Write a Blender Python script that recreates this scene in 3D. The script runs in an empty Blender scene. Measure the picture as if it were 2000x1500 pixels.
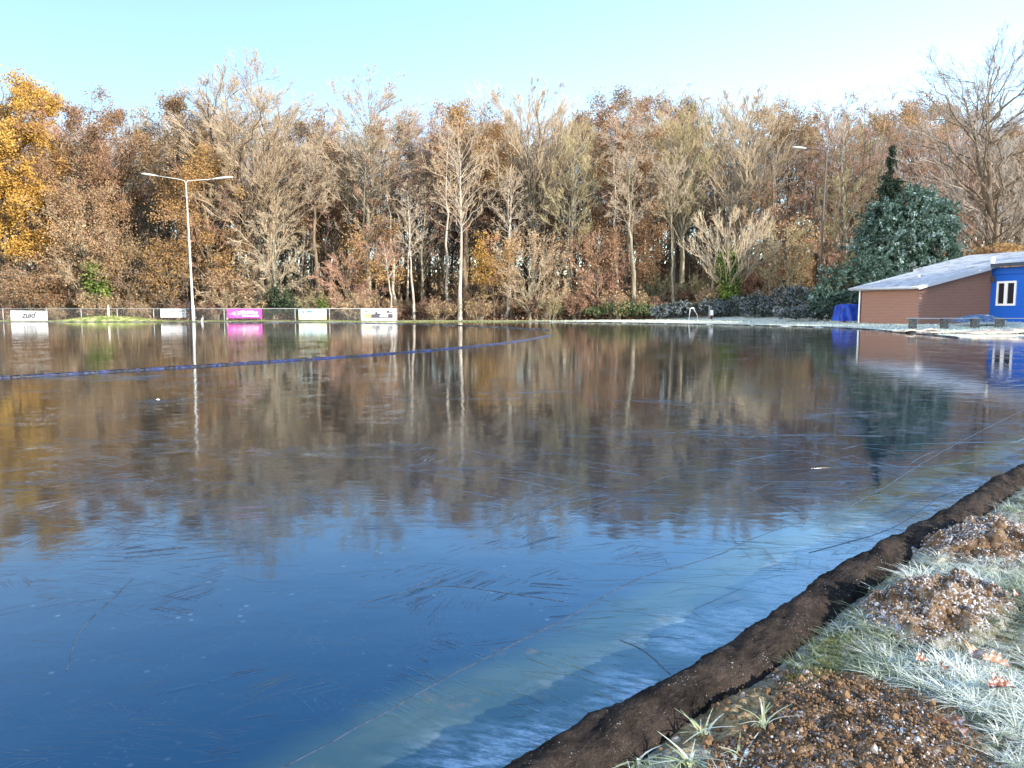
import bpy, math, random
import numpy as np
from math import radians as R_

C = bpy.context.scene.collection
SC = bpy.context.scene

# ------------------------------------------------------------------ camera, sky, sun, exposure
F = 1502.0; PITCH = R_(5.6); CAMH = 1.2
cam_d = bpy.data.cameras.new('camera'); cam = bpy.data.objects.new('camera', cam_d); C.objects.link(cam)
cam_d.sensor_width = 36; cam_d.lens = 36 * F / 2000
cam_d.clip_start = 0.05; cam_d.clip_end = 6000
cam.location = (0, 0, CAMH); cam.rotation_euler = (math.pi / 2 - PITCH, 0, 0)
SC.camera = cam

SUN_AZ, SUN_EL = 128.0, 17.0          # clockwise from the viewing direction (+Y), degrees
world = bpy.data.worlds.new('World'); SC.world = world; world.use_nodes = True
wn, wl = world.node_tree.nodes, world.node_tree.links
wn.clear()
sky = wn.new('ShaderNodeTexSky'); sky.sky_type = 'NISHITA'; sky.sun_disc = False
sky.sun_elevation = R_(SUN_EL); sky.sun_rotation = R_(-SUN_AZ)
sky.air_density = 1.0; sky.dust_density = 0.7; sky.ozone_density = 2.6
hs = wn.new('ShaderNodeHueSaturation'); hs.inputs['Saturation'].default_value = 0.97; hs.inputs['Hue'].default_value = 0.497
bg = wn.new('ShaderNodeBackground'); bg.inputs['Strength'].default_value = 0.15
wo = wn.new('ShaderNodeOutputWorld')
wl.new(sky.outputs[0], hs.inputs['Color']); wl.new(hs.outputs[0], bg.inputs['Color']); wl.new(bg.outputs[0], wo.inputs[0])

sun_d = bpy.data.lights.new('sun', 'SUN'); sun_d.energy = 3.6; sun_d.angle = R_(0.5); sun_d.color = (1.0, 0.91, 0.79)
sun = bpy.data.objects.new('sun', sun_d); C.objects.link(sun)
sun.rotation_euler = (R_(90 - SUN_EL), 0, R_(180 - SUN_AZ))
sun.location = (60, -40, 60)
SC.view_settings.view_transform = 'Standard'; SC.view_settings.look = 'None'
SC.view_settings.gamma = 1; SC.view_settings.exposure = 1.68
SC.view_settings.use_curve_mapping = False
try:
    SC.cycles.max_bounces = 4; SC.cycles.transparent_max_bounces = 4
    SC.cycles.diffuse_bounces = 2; SC.cycles.glossy_bounces = 2
    SC.cycles.caustics_reflective = False; SC.cycles.caustics_refractive = False
    SC.cycles.use_denoising = True; SC.cycles.denoiser = 'OPENIMAGEDENOISE'; SC.cycles.denoising_input_passes = 'RGB_ALBEDO_NORMAL'; SC.cycles.denoising_prefilter = 'ACCURATE'
except Exception: pass

# ------------------------------------------------------------------ helpers
def ground_at(u, v, z=0.0):
    a = math.atan((v - 750) / F) + PITCH
    y = (CAMH - z) / math.tan(a); zc = y * math.cos(PITCH) + (CAMH - z) * math.sin(PITCH)
    return ((u - 1000) / F * zc, y)
def xz_at(u, v, y):
    """world x and z of picture point (u, v) at ground distance y"""
    a = math.atan((v - 750) / F) + PITCH
    z = CAMH - y * math.tan(a); zc = y * math.cos(PITCH) + (CAMH - z) * math.sin(PITCH)
    return (u - 1000) / F * zc, z

_rs = np.random.RandomState(7)
_LAT = _rs.rand(64, 64, 64)
def vnoise(p):
    p = np.asarray(p, float); i = np.floor(p).astype(int); f = p - i; f = f * f * (3 - 2 * f)
    i0 = i & 63; i1 = (i + 1) & 63
    x0, y0, z0 = i0[..., 0], i0[..., 1], i0[..., 2]; x1, y1, z1 = i1[..., 0], i1[..., 1], i1[..., 2]
    fx, fy, fz = f[..., 0], f[..., 1], f[..., 2]
    def L(a, b, t): return a + (b - a) * t
    return L(L(L(_LAT[x0, y0, z0], _LAT[x1, y0, z0], fx), L(_LAT[x0, y1, z0], _LAT[x1, y1, z0], fx), fy),
             L(L(_LAT[x0, y0, z1], _LAT[x1, y0, z1], fx), L(_LAT[x0, y1, z1], _LAT[x1, y1, z1], fx), fy), fz)
def fbm(p, o=4):
    s = 0; a = 0.5
    p = np.asarray(p, float)
    for k in range(o): s = s + a * vnoise(p * (2.03 ** k) + 17.3 * k); a *= 0.5
    return s
def nrm(v): return v / (np.linalg.norm(v, axis=-1, keepdims=True) + 1e-9)

class MB:
    def __init__(s): s.v = []; s.f = []; s.m = []; s.t = []; s.n = 0
    def add(s, verts, faces, mat=0, tint=None):
        verts = np.asarray(verts, float).reshape(-1, 3); faces = np.asarray(faces, int)
        if len(faces) == 0: return
        s.v.append(verts); s.f.append(faces + s.n); s.m.append(np.full(len(faces), mat, int))
        s.t.append(np.full(len(verts), 0.5) if tint is None else np.broadcast_to(np.asarray(tint, float), (len(verts),)))
        s.n += len(verts)
    def tubes(s, P, Rr, S, mat=0, tint=None, caps=False):
        P = np.asarray(P, float); N, K, _ = P.shape
        T = nrm(np.gradient(P, axis=1))
        ref = np.where(np.abs(T[:, :1, 2:3]) > 0.8, np.array([1.0, 0, 0]), np.array([0, 0, 1.0]))
        U = nrm(np.cross(T, np.broadcast_to(ref, T.shape))); V = np.cross(T, U)
        a = np.arange(S) * 2 * np.pi / S
        Rr = np.broadcast_to(np.asarray(Rr, float), (N, K))
        ring = P[:, :, None] + Rr[:, :, None, None] * (np.cos(a)[:, None] * U[:, :, None] + np.sin(a)[:, None] * V[:, :, None])
        b = (np.arange(N) * K * S)[:, None, None]; k = (np.arange(K - 1) * S)[None, :, None]; j = np.arange(S)[None, None, :]; j2 = (j + 1) % S
        q = np.stack([b + k + j, b + k + j2, b + k + S + j2, b + k + S + j], -1).reshape(-1, 4)
        if tint is not None:
            tint = np.repeat(np.broadcast_to(np.asarray(tint, float), (N,)), K * S)
        n0 = s.n
        s.add(ring.reshape(-1, 3), q, mat, tint)
        if caps:
            for e in range(N):
                s.f.append(np.array([list(range(n0 + e * K * S, n0 + e * K * S + S))[::-1]])); s.m.append(np.array([mat]))
                o = n0 + e * K * S + (K - 1) * S
                s.f.append(np.array([list(range(o, o + S))])); s.m.append(np.array([mat]))
    def rod(s, pts, r, S=10, mat=0, caps=True):
        P = np.array(pts, float)[None]; s.tubes(P, np.broadcast_to(np.asarray(r, float), (1, P.shape[1])), S, mat, None, caps)
    def box(s, lo, hi, mat=0, M=None):
        x0, y0, z0 = lo; x1, y1, z1 = hi
        v = np.array([(x0,y0,z0),(x1,y0,z0),(x1,y1,z0),(x0,y1,z0),(x0,y0,z1),(x1,y0,z1),(x1,y1,z1),(x0,y1,z1)], float)
        if M is not None: v = M(v)
        s.add(v, [(0,3,2,1),(4,5,6,7),(0,1,5,4),(1,2,6,5),(2,3,7,6),(3,0,4,7)], mat)
    def cards(s, Pc, size, rng, mat=0, tint=None, aspect=1.0, upbias=0.0, bend=0.25):
        N = len(Pc)
        if N == 0: return
        A = nrm(rng.normal(size=(N, 3))); B = rng.normal(size=(N, 3)) + np.array([0, 0, upbias])
        B = nrm(np.cross(A, nrm(B))); Nn = np.cross(A, B)
        size = np.broadcast_to(np.asarray(size, float), (N,))[:, None]
        a, b = A * size * 0.5, B * size * 0.5 * aspect
        v = np.stack([Pc - a, Pc - b * 0.9 + Nn * size * bend * .3, Pc + a + Nn * size * bend, Pc + b * 0.9 - Nn * size * bend * .2], 1).reshape(-1, 3)
        q = np.arange(N * 4).reshape(N, 4)
        s.add(v, q, mat, None if tint is None else np.repeat(np.broadcast_to(np.asarray(tint, float), (N,)), 4))
    def mesh(s, name, mats, smooth=False):
        me = bpy.data.meshes.new(name)
        V = np.concatenate(s.v); me.vertices.add(len(V)); me.vertices.foreach_set('co', V.astype('f').ravel())
        ls = np.concatenate([np.full(len(f), f.shape[1]) for f in s.f]); idx = np.concatenate([f.ravel() for f in s.f])
        me.loops.add(len(idx)); me.loops.foreach_set('vertex_index', idx.astype('i'))
        me.polygons.add(len(ls)); st = np.concatenate([[0], np.cumsum(ls)[:-1]])
        me.polygons.foreach_set('loop_start', st.astype('i')); me.polygons.foreach_set('loop_total', ls.astype('i'))
        me.polygons.foreach_set('material_index', np.concatenate(s.m).astype('i'))
        me.polygons.foreach_set('use_smooth', np.full(len(ls), smooth))
        at = me.attributes.new('tint', 'FLOAT', 'POINT'); at.data.foreach_set('value', np.concatenate(s.t).astype('f'))
        for m in (mats if isinstance(mats, (list, tuple)) else [mats]): me.materials.append(m)
        me.update(calc_edges=True)
        return me
    def build(s, name, mats, parent=None, smooth=False, loc=None):
        o = bpy.data.objects.new(name, s.mesh(name, mats, smooth)); C.objects.link(o)
        if parent is not None: o.parent = parent
        if loc is not None: o.location = loc
        return o

def tag(o, label=None, cat=None, group=None, kind=None):
    if label: o['label'] = label
    if cat: o['category'] = cat
    if group: o['group'] = group
    if kind: o['kind'] = kind
    return o
def empty(name, loc, label, cat, group=None, rz=0.0):
    o = bpy.data.objects.new(name, None); C.objects.link(o); o.location = loc; o.rotation_euler = (0, 0, rz)
    o.empty_display_size = 0.3
    return tag(o, label, cat, group)
def copy_thing(root, loc, rz=0, sc=(1, 1, 1), label=None):
    r = root.copy(); C.objects.link(r); r.location = loc; r.rotation_euler = (0, 0, rz); r.scale = sc
    if label: r['label'] = label
    for ch in list(root.children):
        c = ch.copy(); C.objects.link(c); c.parent = r
    return r

# ------------------------------------------------------------------ materials
def mat(name, col, rough=0.8, spec=0.3, metal=0.0):
    m = bpy.data.materials.new(name); m.use_nodes = True
    b = m.node_tree.nodes['Principled BSDF']
    b.inputs['Base Color'].default_value = (*col, 1); b.inputs['Roughness'].default_value = rough
    b.inputs['Specular IOR Level'].default_value = spec; b.inputs['Metallic'].default_value = metal
    return m
class NT:
    def __init__(s, m): s.m = m; s.n = m.node_tree.nodes; s.l = m.node_tree.links; s.b = s.n.get('Principled BSDF')
    def new(s, t, **k):
        x = s.n.new(t)
        for a, b in k.items(): setattr(x, a, b)
        return x
    def put(s, src, dst):
        if isinstance(src, (int, float)): dst.default_value = src
        elif isinstance(src, tuple): dst.default_value = (*src, 1) if len(src) == 3 and dst.type == 'RGBA' else src
        else: s.l.new(src, dst)
    def pos(s): return s.new('ShaderNodeNewGeometry').outputs['Position']
    def obj(s): return s.new('ShaderNodeTexCoord').outputs['Object']
    def attr(s, n): return s.new('ShaderNodeAttribute', attribute_name=n).outputs['Fac']
    def noise(s, vec, scale, detail=4, rough=0.55, out='Fac'):
        x = s.new('ShaderNodeTexNoise'); s.put(vec, x.inputs['Vector']); x.inputs['Scale'].default_value = scale
        x.inputs['Detail'].default_value = detail; x.inputs['Roughness'].default_value = rough
        return x.outputs[out]
    def vor(s, vec, scale, out='Distance', feature='F1'):
        x = s.new('ShaderNodeTexVoronoi', feature=feature); s.put(vec, x.inputs['Vector']); x.inputs['Scale'].default_value = scale
        return x.outputs[out]
    def math(s, op, a, b=0.0, c=0.0, clamp=False):
        x = s.new('ShaderNodeMath', operation=op, use_clamp=clamp)
        s.put(a, x.inputs[0]); s.put(b, x.inputs[1]); s.put(c, x.inputs[2]); return x.outputs[0]
    def rng(s, v, a, b, c=0.0, d=1.0, smooth=True):
        x = s.new('ShaderNodeMapRange', interpolation_type='SMOOTHSTEP' if smooth else 'LINEAR'); s.put(v, x.inputs[0])
        for k, q in zip((1, 2, 3, 4), (a, b, c, d)): x.inputs[k].default_value = q
        return x.outputs[0]
    def mix(s, f, a, b):
        x = s.new('ShaderNodeMix', data_type='RGBA'); s.put(f, x.inputs[0]); s.put(a, x.inputs[6]); s.put(b, x.inputs[7]); return x.outputs[2]
    def scale(s, vec, sc):
        x = s.new('ShaderNodeVectorMath', operation='MULTIPLY'); s.put(vec, x.inputs[0]); x.inputs[1].default_value = sc; return x.outputs[0]
    def bump(s, h, strength=0.5, dist=0.02, normal=None):
        x = s.new('ShaderNodeBump'); s.put(h, x.inputs['Height']); x.inputs['Strength'].default_value = strength; x.inputs['Distance'].default_value = dist
        if normal is not None: s.l.new(normal, x.inputs['Normal'])
        return x.outputs[0]
    def color(s, c): s.put(c, s.b.inputs['Base Color'])
    def normal(s, n): s.l.new(n, s.b.inputs['Normal'])

def twig_mat(name, a, b):
    m = mat(name, a, 0.85, 0.15); t = NT(m)
    r = t.new('ShaderNodeObjectInfo').outputs['Random']
    t.color(t.mix(t.math('ADD', t.attr('tint'), t.math('MULTIPLY_ADD', r, 0.3, -0.15), 0, True), a, b)); return m
def bark_mat(name, a, b, scale=3.0):
    m = mat(name, a, 0.9, 0.1); t = NT(m); p = t.scale(t.obj(), (1, 1, 0.25))
    n = t.noise(p, scale, 5); t.color(t.mix(t.rng(n, 0.35, 0.65), a, b)); t.normal(t.bump(t.noise(p, scale * 4, 4), 0.8, 0.05)); return m
def leaf_mat(name, a, b, c):
    """a..b by leaf, with a share of c; leaves let a little light through"""
    m = mat(name, a, 0.7, 0.25); t = NT(m); k = t.attr('tint')
    col = t.mix(t.rng(k, 0.0, 0.55, smooth=False), a, b); col = t.mix(t.rng(k, 0.55, 1.0, smooth=False), col, c)
    t.color(col)
    tr = t.new('ShaderNodeBsdfTranslucent'); t.l.new(col, tr.inputs['Color'])
    mx = t.new('ShaderNodeMixShader'); mx.inputs[0].default_value = 0.3
    out = t.n['Material Output']; t.l.new(t.b.outputs[0], mx.inputs[1]); t.l.new(tr.outputs[0], mx.inputs[2]); t.l.new(mx.outputs[0], out.inputs[0])
    return m

M_TW_BEIGE = twig_mat('twig_beige', (0.30, 0.225, 0.15), (0.48, 0.385, 0.27))
M_TW_GREY = twig_mat('twig_grey', (0.30, 0.24, 0.18), (0.48, 0.40, 0.30))
M_TW_ROSE = twig_mat('twig_rose', (0.30, 0.17, 0.12), (0.46, 0.28, 0.20))
M_TW_DARK = twig_mat('twig_dark', (0.17, 0.125, 0.10), (0.34, 0.26, 0.20))
M_TW_ASH = twig_mat('twig_ash', (0.20, 0.17, 0.145), (0.36, 0.32, 0.28))
M_TW_OLIVE = twig_mat('twig_olive', (0.26, 0.22, 0.12), (0.44, 0.38, 0.22))
M_TW_PALE = twig_mat('twig_pale', (0.34, 0.27, 0.18), (0.52, 0.43, 0.31))
M_BARK = bark_mat('bark_brown', (0.10, 0.075, 0.055), (0.22, 0.17, 0.12))
M_BARKG = bark_mat('bark_grey_green', (0.16, 0.14, 0.10), (0.30, 0.27, 0.20))
M_BARKP = bark_mat('bark_pale', (0.30, 0.265, 0.22), (0.50, 0.45, 0.39))
M_BARKD = bark_mat('bark_dark', (0.05, 0.04, 0.035), (0.12, 0.09, 0.075))
M_LF_COPPER = leaf_mat('leaf_copper', (0.199, 0.116, 0.065), (0.375, 0.239, 0.13), (0.517, 0.378, 0.205))
M_LF_BROWN = leaf_mat('leaf_brown', (0.22, 0.14, 0.076), (0.419, 0.294, 0.151), (0.573, 0.44, 0.227))
M_LF_GOLD = leaf_mat('leaf_gold', (0.381, 0.209, 0.05), (0.593, 0.374, 0.09), (0.741, 0.551, 0.17))
M_LF_TAN = leaf_mat('leaf_tan', (0.326, 0.207, 0.118), (0.51, 0.353, 0.204), (0.612, 0.477, 0.301))
M_LF_ORANGE = leaf_mat('leaf_orange', (0.286, 0.17, 0.072), (0.479, 0.307, 0.123), (0.628, 0.463, 0.184))
M_LF_IVY = leaf_mat('leaf_ivy', (0.05, 0.09, 0.02), (0.13, 0.20, 0.04), (0.24, 0.33, 0.07))
M_LF_HOLLY = leaf_mat('leaf_holly', (0.012, 0.03, 0.015), (0.035, 0.07, 0.03), (0.16, 0.20, 0.13))
M_LF_LAUREL = leaf_mat('leaf_laurel', (0.035, 0.072, 0.055), (0.115, 0.185, 0.145), (0.36, 0.48, 0.50))
M_LF_CONIFER = leaf_mat('leaf_conifer', (0.018, 0.036, 0.026), (0.045, 0.075, 0.05), (0.12, 0.16, 0.12))
M_LF_BRAMBLE = leaf_mat('leaf_bramble_frost', (0.03, 0.045, 0.03), (0.08, 0.10, 0.08), (0.38, 0.43, 0.50))
M_LF_BRAMBLEG = leaf_mat('leaf_bramble_green', (0.03, 0.05, 0.02), (0.10, 0.14, 0.05), (0.34, 0.36, 0.20))
M_LF_LITTER = leaf_mat('leaf_litter', (0.12, 0.07, 0.05), (0.24, 0.145, 0.095), (0.38, 0.25, 0.16))

# ------------------------------------------------------------------ the rink outline and the ground height
TUBE_L = [(-2.2, -0.6), (-0.95, 0.75), (0.0, 1.91), (0.17, 2.08), (0.4, 2.27), (0.73, 2.63), (1.01, 2.93), (1.37, 3.33), (1.79, 3.74), (2.28, 4.19), (3.04, 4.98), (3.86, 5.71), (6.6, 8.4), (12, 15.3), (20, 26.5), (28, 35)]
FAR = [(24.5, 34.3), (21.2, 33.0), (18.4, 31.7), (18.9, 34.5), (19.9, 40.0), (20.4, 47.4), (17.0, 56.0), (12.4, 62.0), (7.5, 67.0), (2.0, 69.6), (-24, 69.4), (-44, 69.2), (-95, 69.0)]
RINK = np.array(TUBE_L[:-1] + [(24.6, 32.5)] + FAR + [(-95, -20), (-12, -14)], float)
def sdist(x, y):
    """signed distance to the rink edge, positive on land"""
    p = np.stack([np.asarray(x, float), np.asarray(y, float)], -1); sh = p.shape[:-1]; p = p.reshape(-1, 2)
    d = np.full(len(p), 1e9); ins = np.zeros(len(p), bool)
    n = len(RINK)
    for i in range(n):
        a, b = RINK[i], RINK[(i + 1) % n]; e = b - a; w = p - a
        t = np.clip((w @ e) / (e @ e), 0, 1); d = np.minimum(d, np.linalg.norm(w - t[:, None] * e, axis=1))
        c = ((a[1] > p[:, 1]) != (b[1] > p[:, 1]))
        xs = a[0] + (p[:, 1] - a[1]) / (b[1] - a[1] + 1e-12) * e[0]
        ins ^= c & (p[:, 0] < xs)
    return np.where(ins, -d, d).reshape(sh)
def zground(x, y):
    x = np.asarray(x, float); y = np.asarray(y, float); s = sdist(x, y)
    z = np.clip(s * 0.35, -0.2, 0.03) + np.clip(s, 0, 24) * 0.019
    right = np.clip((x - 4) / 12, 0, 1) * np.clip((s - 6) / 30, 0, 1.3) * np.clip((y - 67) / 8, 0, 1)
    z = z + right * 2.2 + np.clip(s - 4, 0, 200) * 0.004
    return z + np.where(s > 1.5, (fbm(np.stack([x * .25, y * .25, x * 0], -1)) - .47) * 0.25 * np.clip((s - 1.5) / 8, 0, 1), 0)
def zg(x, y): return float(zground(np.array([x]), np.array([y]))[0])

# ground: one polar sheet to the horizon
rad = np.concatenate([[0.0], np.geomspace(0.6, 1800, 190)]); na = 480; ang = np.arange(na) * 2 * np.pi / na
g = MB()
X = (rad[:, None] * np.cos(ang)).ravel(); Y = (rad[:, None] * np.sin(ang)).ravel()
dn = np.hypot(X - 1.5, Y - 3.2)
Z = zground(X, Y) - np.where((sdist(X, Y) > 0) & (dn < 9), 0.06, 0.0)
i = np.arange(len(rad) - 1)[:, None] * na; j = np.arange(na)[None]; j2 = (j + 1) % na
g.add(np.stack([X, Y, Z], -1), np.stack([i + j, i + na + j, i + na + j2, i + j2], -1).reshape(-1, 4))
M_GROUND = mat('ground_mat', (0.2, 0.2, 0.1), 0.95, 0.1); t = NT(M_GROUND); P = t.pos()
sx = t.new('ShaderNodeSeparateXYZ'); t.l.new(P, sx.inputs[0])
n1 = t.noise(P, 0.6, 5); n2 = t.noise(P, 9, 4)
grass = t.mix(t.rng(n1, .3, .7), (0.20, 0.25, 0.08), (0.40, 0.42, 0.20)); grass = t.mix(t.rng(n2, .35, .65), grass, (0.52, 0.55, 0.36))
frost = t.mix(t.rng(n2, .3, .65), (0.45, 0.52, 0.42), (0.84, 0.85, 0.80))
gf = t.mix(t.rng(sx.outputs[0], -14.0, 6.0), grass, frost)
lit = t.mix(t.rng(t.noise(P, 3.0, 6), .35, .65), (0.07, 0.045, 0.03), (0.20, 0.12, 0.07))
litm = t.rng(t.math('ADD', sx.outputs[1], t.math('MULTIPLY', n1, 4.0)), 73.5, 76.0)
t.color(t.mix(litm, gf, lit)); t.normal(t.bump(t.noise(P, 14, 5), 1.0, 0.08))
tag(g.build('ground', M_GROUND, smooth=True), kind='structure')

# ------------------------------------------------------------------ ice
def curve_pts(pts, n=200):
    p = np.array(pts, float); d = np.concatenate([[0], np.cumsum(np.linalg.norm(np.diff(p, axis=0), axis=1))])
    # Catmull-Rom by chord length
    s = np.linspace(0, d[-1], n); out = np.zeros((n, p.shape[1]))
    m = np.gradient(p, d, axis=0)
    k = np.clip(np.searchsorted(d, s, 'right') - 1, 0, len(d) - 2); h = (d[k + 1] - d[k]); u = (s - d[k]) / h
    h00 = 2*u**3 - 3*u**2 + 1; h10 = u**3 - 2*u**2 + u; h01 = -2*u**3 + 3*u**2; h11 = u**3 - u**2
    return h00[:, None]*p[k] + (h10*h)[:, None]*m[k] + h01[:, None]*p[k+1] + (h11*h)[:, None]*m[k+1]
EDGE = curve_pts(TUBE_L, 400)
ice = MB()
rad = np.concatenate([[0.0], np.geomspace(0.5, 130, 260)]); na = 720; ang = np.arange(na) * 2 * np.pi / na
X = (rad[:, None] * np.cos(ang)).ravel(); Y = (rad[:, None] * np.sin(ang)).ravel(); sd = sdist(X, Y)
de = np.full(len(X), 50.0); nearm = (np.hypot(X, Y) < 40)
q = np.stack([X[nearm], Y[nearm]], -1); dd = np.full(len(q), 50.0)
for e in EDGE[::2]: dd = np.minimum(dd, np.hypot(q[:, 0] - e[0], q[:, 1] - e[1]))
de[nearm] = dd
i = np.arange(len(rad) - 1)[:, None] * na; j = np.arange(na)[None]; j2 = (j + 1) % na
Q = np.stack([i + j, i + na + j, i + na + j2, i + j2], -1).reshape(-1, 4)
Q = Q[(sd[Q] < 0.12).any(1)]
ice.add(np.stack([X, Y, X * 0], -1), Q, 0, np.clip(de, 0, 50))
M_ICE = mat('ice_mat', (0.01, 0.03, 0.06), 0.035, 0.5); t = NT(M_ICE); P = t.pos()
t.b.inputs['IOR'].default_value = 2.15; t.b.inputs['Specular Tint'].default_value = (0.08, 0.58, 1.0, 1)
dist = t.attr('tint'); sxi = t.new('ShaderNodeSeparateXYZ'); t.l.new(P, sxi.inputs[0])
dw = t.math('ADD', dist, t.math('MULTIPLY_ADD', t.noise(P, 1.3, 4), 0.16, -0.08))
speck = t.math('MULTIPLY', t.rng(t.vor(P, 42), 0.20, 0.05), t.rng(t.noise(P, 5.0, 3), .44, .62))
bub = t.math('MULTIPLY', t.rng(t.vor(P, 11.0), 0.15, 0.05), t.rng(t.noise(P, 2.2, 3), .44, .60))
haze_n = t.rng(t.noise(P, 70, 5, .7), .45, .75)
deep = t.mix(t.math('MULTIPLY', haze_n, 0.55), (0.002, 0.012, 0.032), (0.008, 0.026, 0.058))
deep = t.mix(t.rng(t.math('ADD', dist, t.math('MULTIPLY', t.noise(P, .35, 3), 3.0)), 2.2, 7.5), deep, (0.056, 0.046, 0.034))  # warmer, lighter wood reflections painted into the base colour away from the bank
deep = t.mix(t.math('MULTIPLY', t.math('MAXIMUM', t.math('MULTIPLY', speck, .5), bub), 0.55), deep, (0.15, 0.19, 0.23))
streak = t.noise(t.scale(P, (1.2, 2.0, 1)), 1.6, 4, .6)
shallow = t.mix(t.rng(streak, .35, .7), (0.022, 0.046, 0.038), (0.055, 0.080, 0.050))
shallow = t.mix(t.rng(t.noise(P, 6, 4), .60, .72), shallow, (0.10, 0.085, 0.035))
# frost feathers beside the edging
vr = t.new('ShaderNodeVectorRotate', rotation_type='Z_AXIS'); t.put(P, vr.inputs['Vector']); vr.inputs['Angle'].default_value = R_(-72)
feath = t.noise(t.scale(vr.outputs[0], (44, 4.0, 1)), 1.0, 5, .7)
feath2 = t.noise(t.scale(vr.outputs[0], (34, 10, 1)), 1.0, 6, .75)
fm = t.math('MULTIPLY', t.rng(dw, 0.36, 0.04), t.rng(feath2, .38, .66))
fm = t.math('MULTIPLY', fm, t.rng(t.noise(P, 1.9, 2), .40, .55))
fm2 = t.math('MULTIPLY', t.rng(dist, 0.16, 0.03), t.rng(feath, .46, .60))
shallow = t.mix(t.math('MULTIPLY', fm, 0.8), shallow, (0.46, 0.60, 0.74))
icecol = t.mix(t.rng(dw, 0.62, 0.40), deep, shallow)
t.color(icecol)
# needles: every patch of ice has its own grain
def needles(cell, along, across, lo, hi, wob=0.5):
    wp = t.new('ShaderNodeVectorMath', operation='MULTIPLY_ADD')
    t.put(t.noise(P, cell * 1.5, 3, out='Color'), wp.inputs[0]); wp.inputs[1].default_value = (wob / cell,) * 3; t.put(P, wp.inputs[2])
    vc = t.vor(wp.outputs[0], cell, 'Color'); sp = t.new('ShaderNodeSeparateColor'); t.l.new(vc, sp.inputs[0])
    r = t.new('ShaderNodeVectorRotate', rotation_type='Z_AXIS'); t.put(P, r.inputs['Vector'])
    t.l.new(t.math('MULTIPLY', sp.outputs[0], 3.14159), r.inputs['Angle'])
    n = t.noise(t.scale(r.outputs[0], (along, across, 1)), 1.0, 3, .6)
    return t.math('MULTIPLY', t.rng(n, lo, hi), t.rng(sp.outputs[1], .35, .6)), sp.outputs[2]
na_, _ = needles(1.5, 1.5, 38.0, .55, .66)
nb_, _ = needles(3.2, 3.0, 90.0, .55, .66)
nc_, _ = needles(0.6, 0.55, 17.0, .61, .70, .5)
patch = t.math('MULTIPLY', t.rng(t.noise(P, 0.6, 3), .42, .56), t.rng(t.noise(P, 4.0, 4, .7), .40, .58))
h = t.math('ADD', t.math('MULTIPLY', na_, 1.0), t.math('MULTIPLY', nb_, 0.45)); h = t.math('MULTIPLY', h, patch)
h = t.math('ADD', h, t.math('MULTIPLY', t.math('MULTIPLY', nc_, t.rng(t.noise(P, 5.0, 4, .75), .40, .60)), 0.9))
h = t.math('ADD', h, t.math('MULTIPLY', t.math('MULTIPLY', t.rng(feath, .48, .60), t.math('MULTIPLY', t.math('MULTIPLY', t.rng(dist, 0.55, 0.1), t.rng(t.noise(P, 2.4, 3), .46, .60)), t.rng(sxi.outputs[0], 1.2, 3.0))), 0.9))
h = t.math('ADD', h, t.math('MULTIPLY', t.noise(P, 90, 3), 0.05))
bb = t.bump(h, 0.32, 0.0045)
bb = t.bump(t.noise(P, 2.6, 3), 0.35, 0.006, bb)
bb = t.bump(t.noise(t.scale(P, (0.35, 1.6, 1)), 1.6, 3), 0.07, 0.02, bb)
t.normal(bb)
t.put(t.rng(t.math('MAXIMUM', fm, t.math('MULTIPLY', haze_n, .15)), 0, 1, 0.04, 0.4), t.b.inputs['Roughness'])
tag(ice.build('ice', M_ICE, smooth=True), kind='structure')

# pressed seams in the ice
M_SEAM = mat('frost_seam', (0.30, 0.36, 0.42), 0.5, 0.5); t = NT(M_SEAM); t.color(t.mix(t.rng(t.noise(t.pos(), 14, 6, .7), .35, .7), (0.03, 0.045, 0.06), (0.09, 0.12, 0.16)))
def seam(pix, w, hgt, name='ice_crack'):
    c = curve_pts([ground_at(*p) for p in pix], 160); nn = len(c)
    T = nrm(np.gradient(c, axis=0)); N = np.stack([-T[:, 1], T[:, 0]], -1)
    wob = (fbm(np.stack([c[:, 0] * 9, c[:, 1] * 9, c[:, 0] * 0], -1)) - .47) * w * 3
    ww = w * (0.5 + 1.2 * fbm(np.stack([c[:, 0] * 25, c[:, 1] * 25, c[:, 0] * 0 + 4], -1)))
    c = c + N * wob[:, None]
    v = np.concatenate([np.c_[c + N * ww[:, None], np.full(nn, -.002)], np.c_[c, np.full(nn, hgt)], np.c_[c - N * ww[:, None], np.full(nn, -.002)]])
    a = np.arange(nn - 1); b = MB(); b.add(v, np.concatenate([np.stack([a, a + 1, nn + a + 1, nn + a], -1), np.stack([nn + a, nn + a + 1, 2*nn + a + 1, 2*nn + a], -1)]))
    tag(b.build(name, M_SEAM, smooth=True), kind='structure')
seam([(2040, 780), (2000, 800), (1900, 850), (1800, 905), (1720, 955), (1620, 1005), (1500, 1040), (1400, 1085), (1250, 1130), (1100, 1210), (900, 1310), (740, 1400), (590, 1480), (480, 1540)], 0.008, 0.0016)
seam([(1580, 1080), (1720, 1040), (1860, 962), (1960, 935)], 0.004, 0.003)
seam([(1560, 1000), (1470, 960), (1440, 930)], 0.004, 0.003)
seam([(130, 1310), (160, 1230), (230, 1160), (260, 1130)], 0.003, 0.003)
seam([(700, 1180), (860, 1145), (1000, 1160), (1100, 1175)], 0.002, 0.002)
seam([(1310, 1318), (1240, 1262), (1210, 1250)], 0.002, 0.003)
seam([(1330, 845), (1450, 853), (1560, 850), (1720, 852)], 0.008, 0.004)
seam([(1640, 905), (1760, 912), (1880, 905), (1990, 890)], 0.007, 0.004)
seam([(960, 1030), (1050, 998), (1180, 968), (1260, 958)], 0.006, 0.004)

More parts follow.
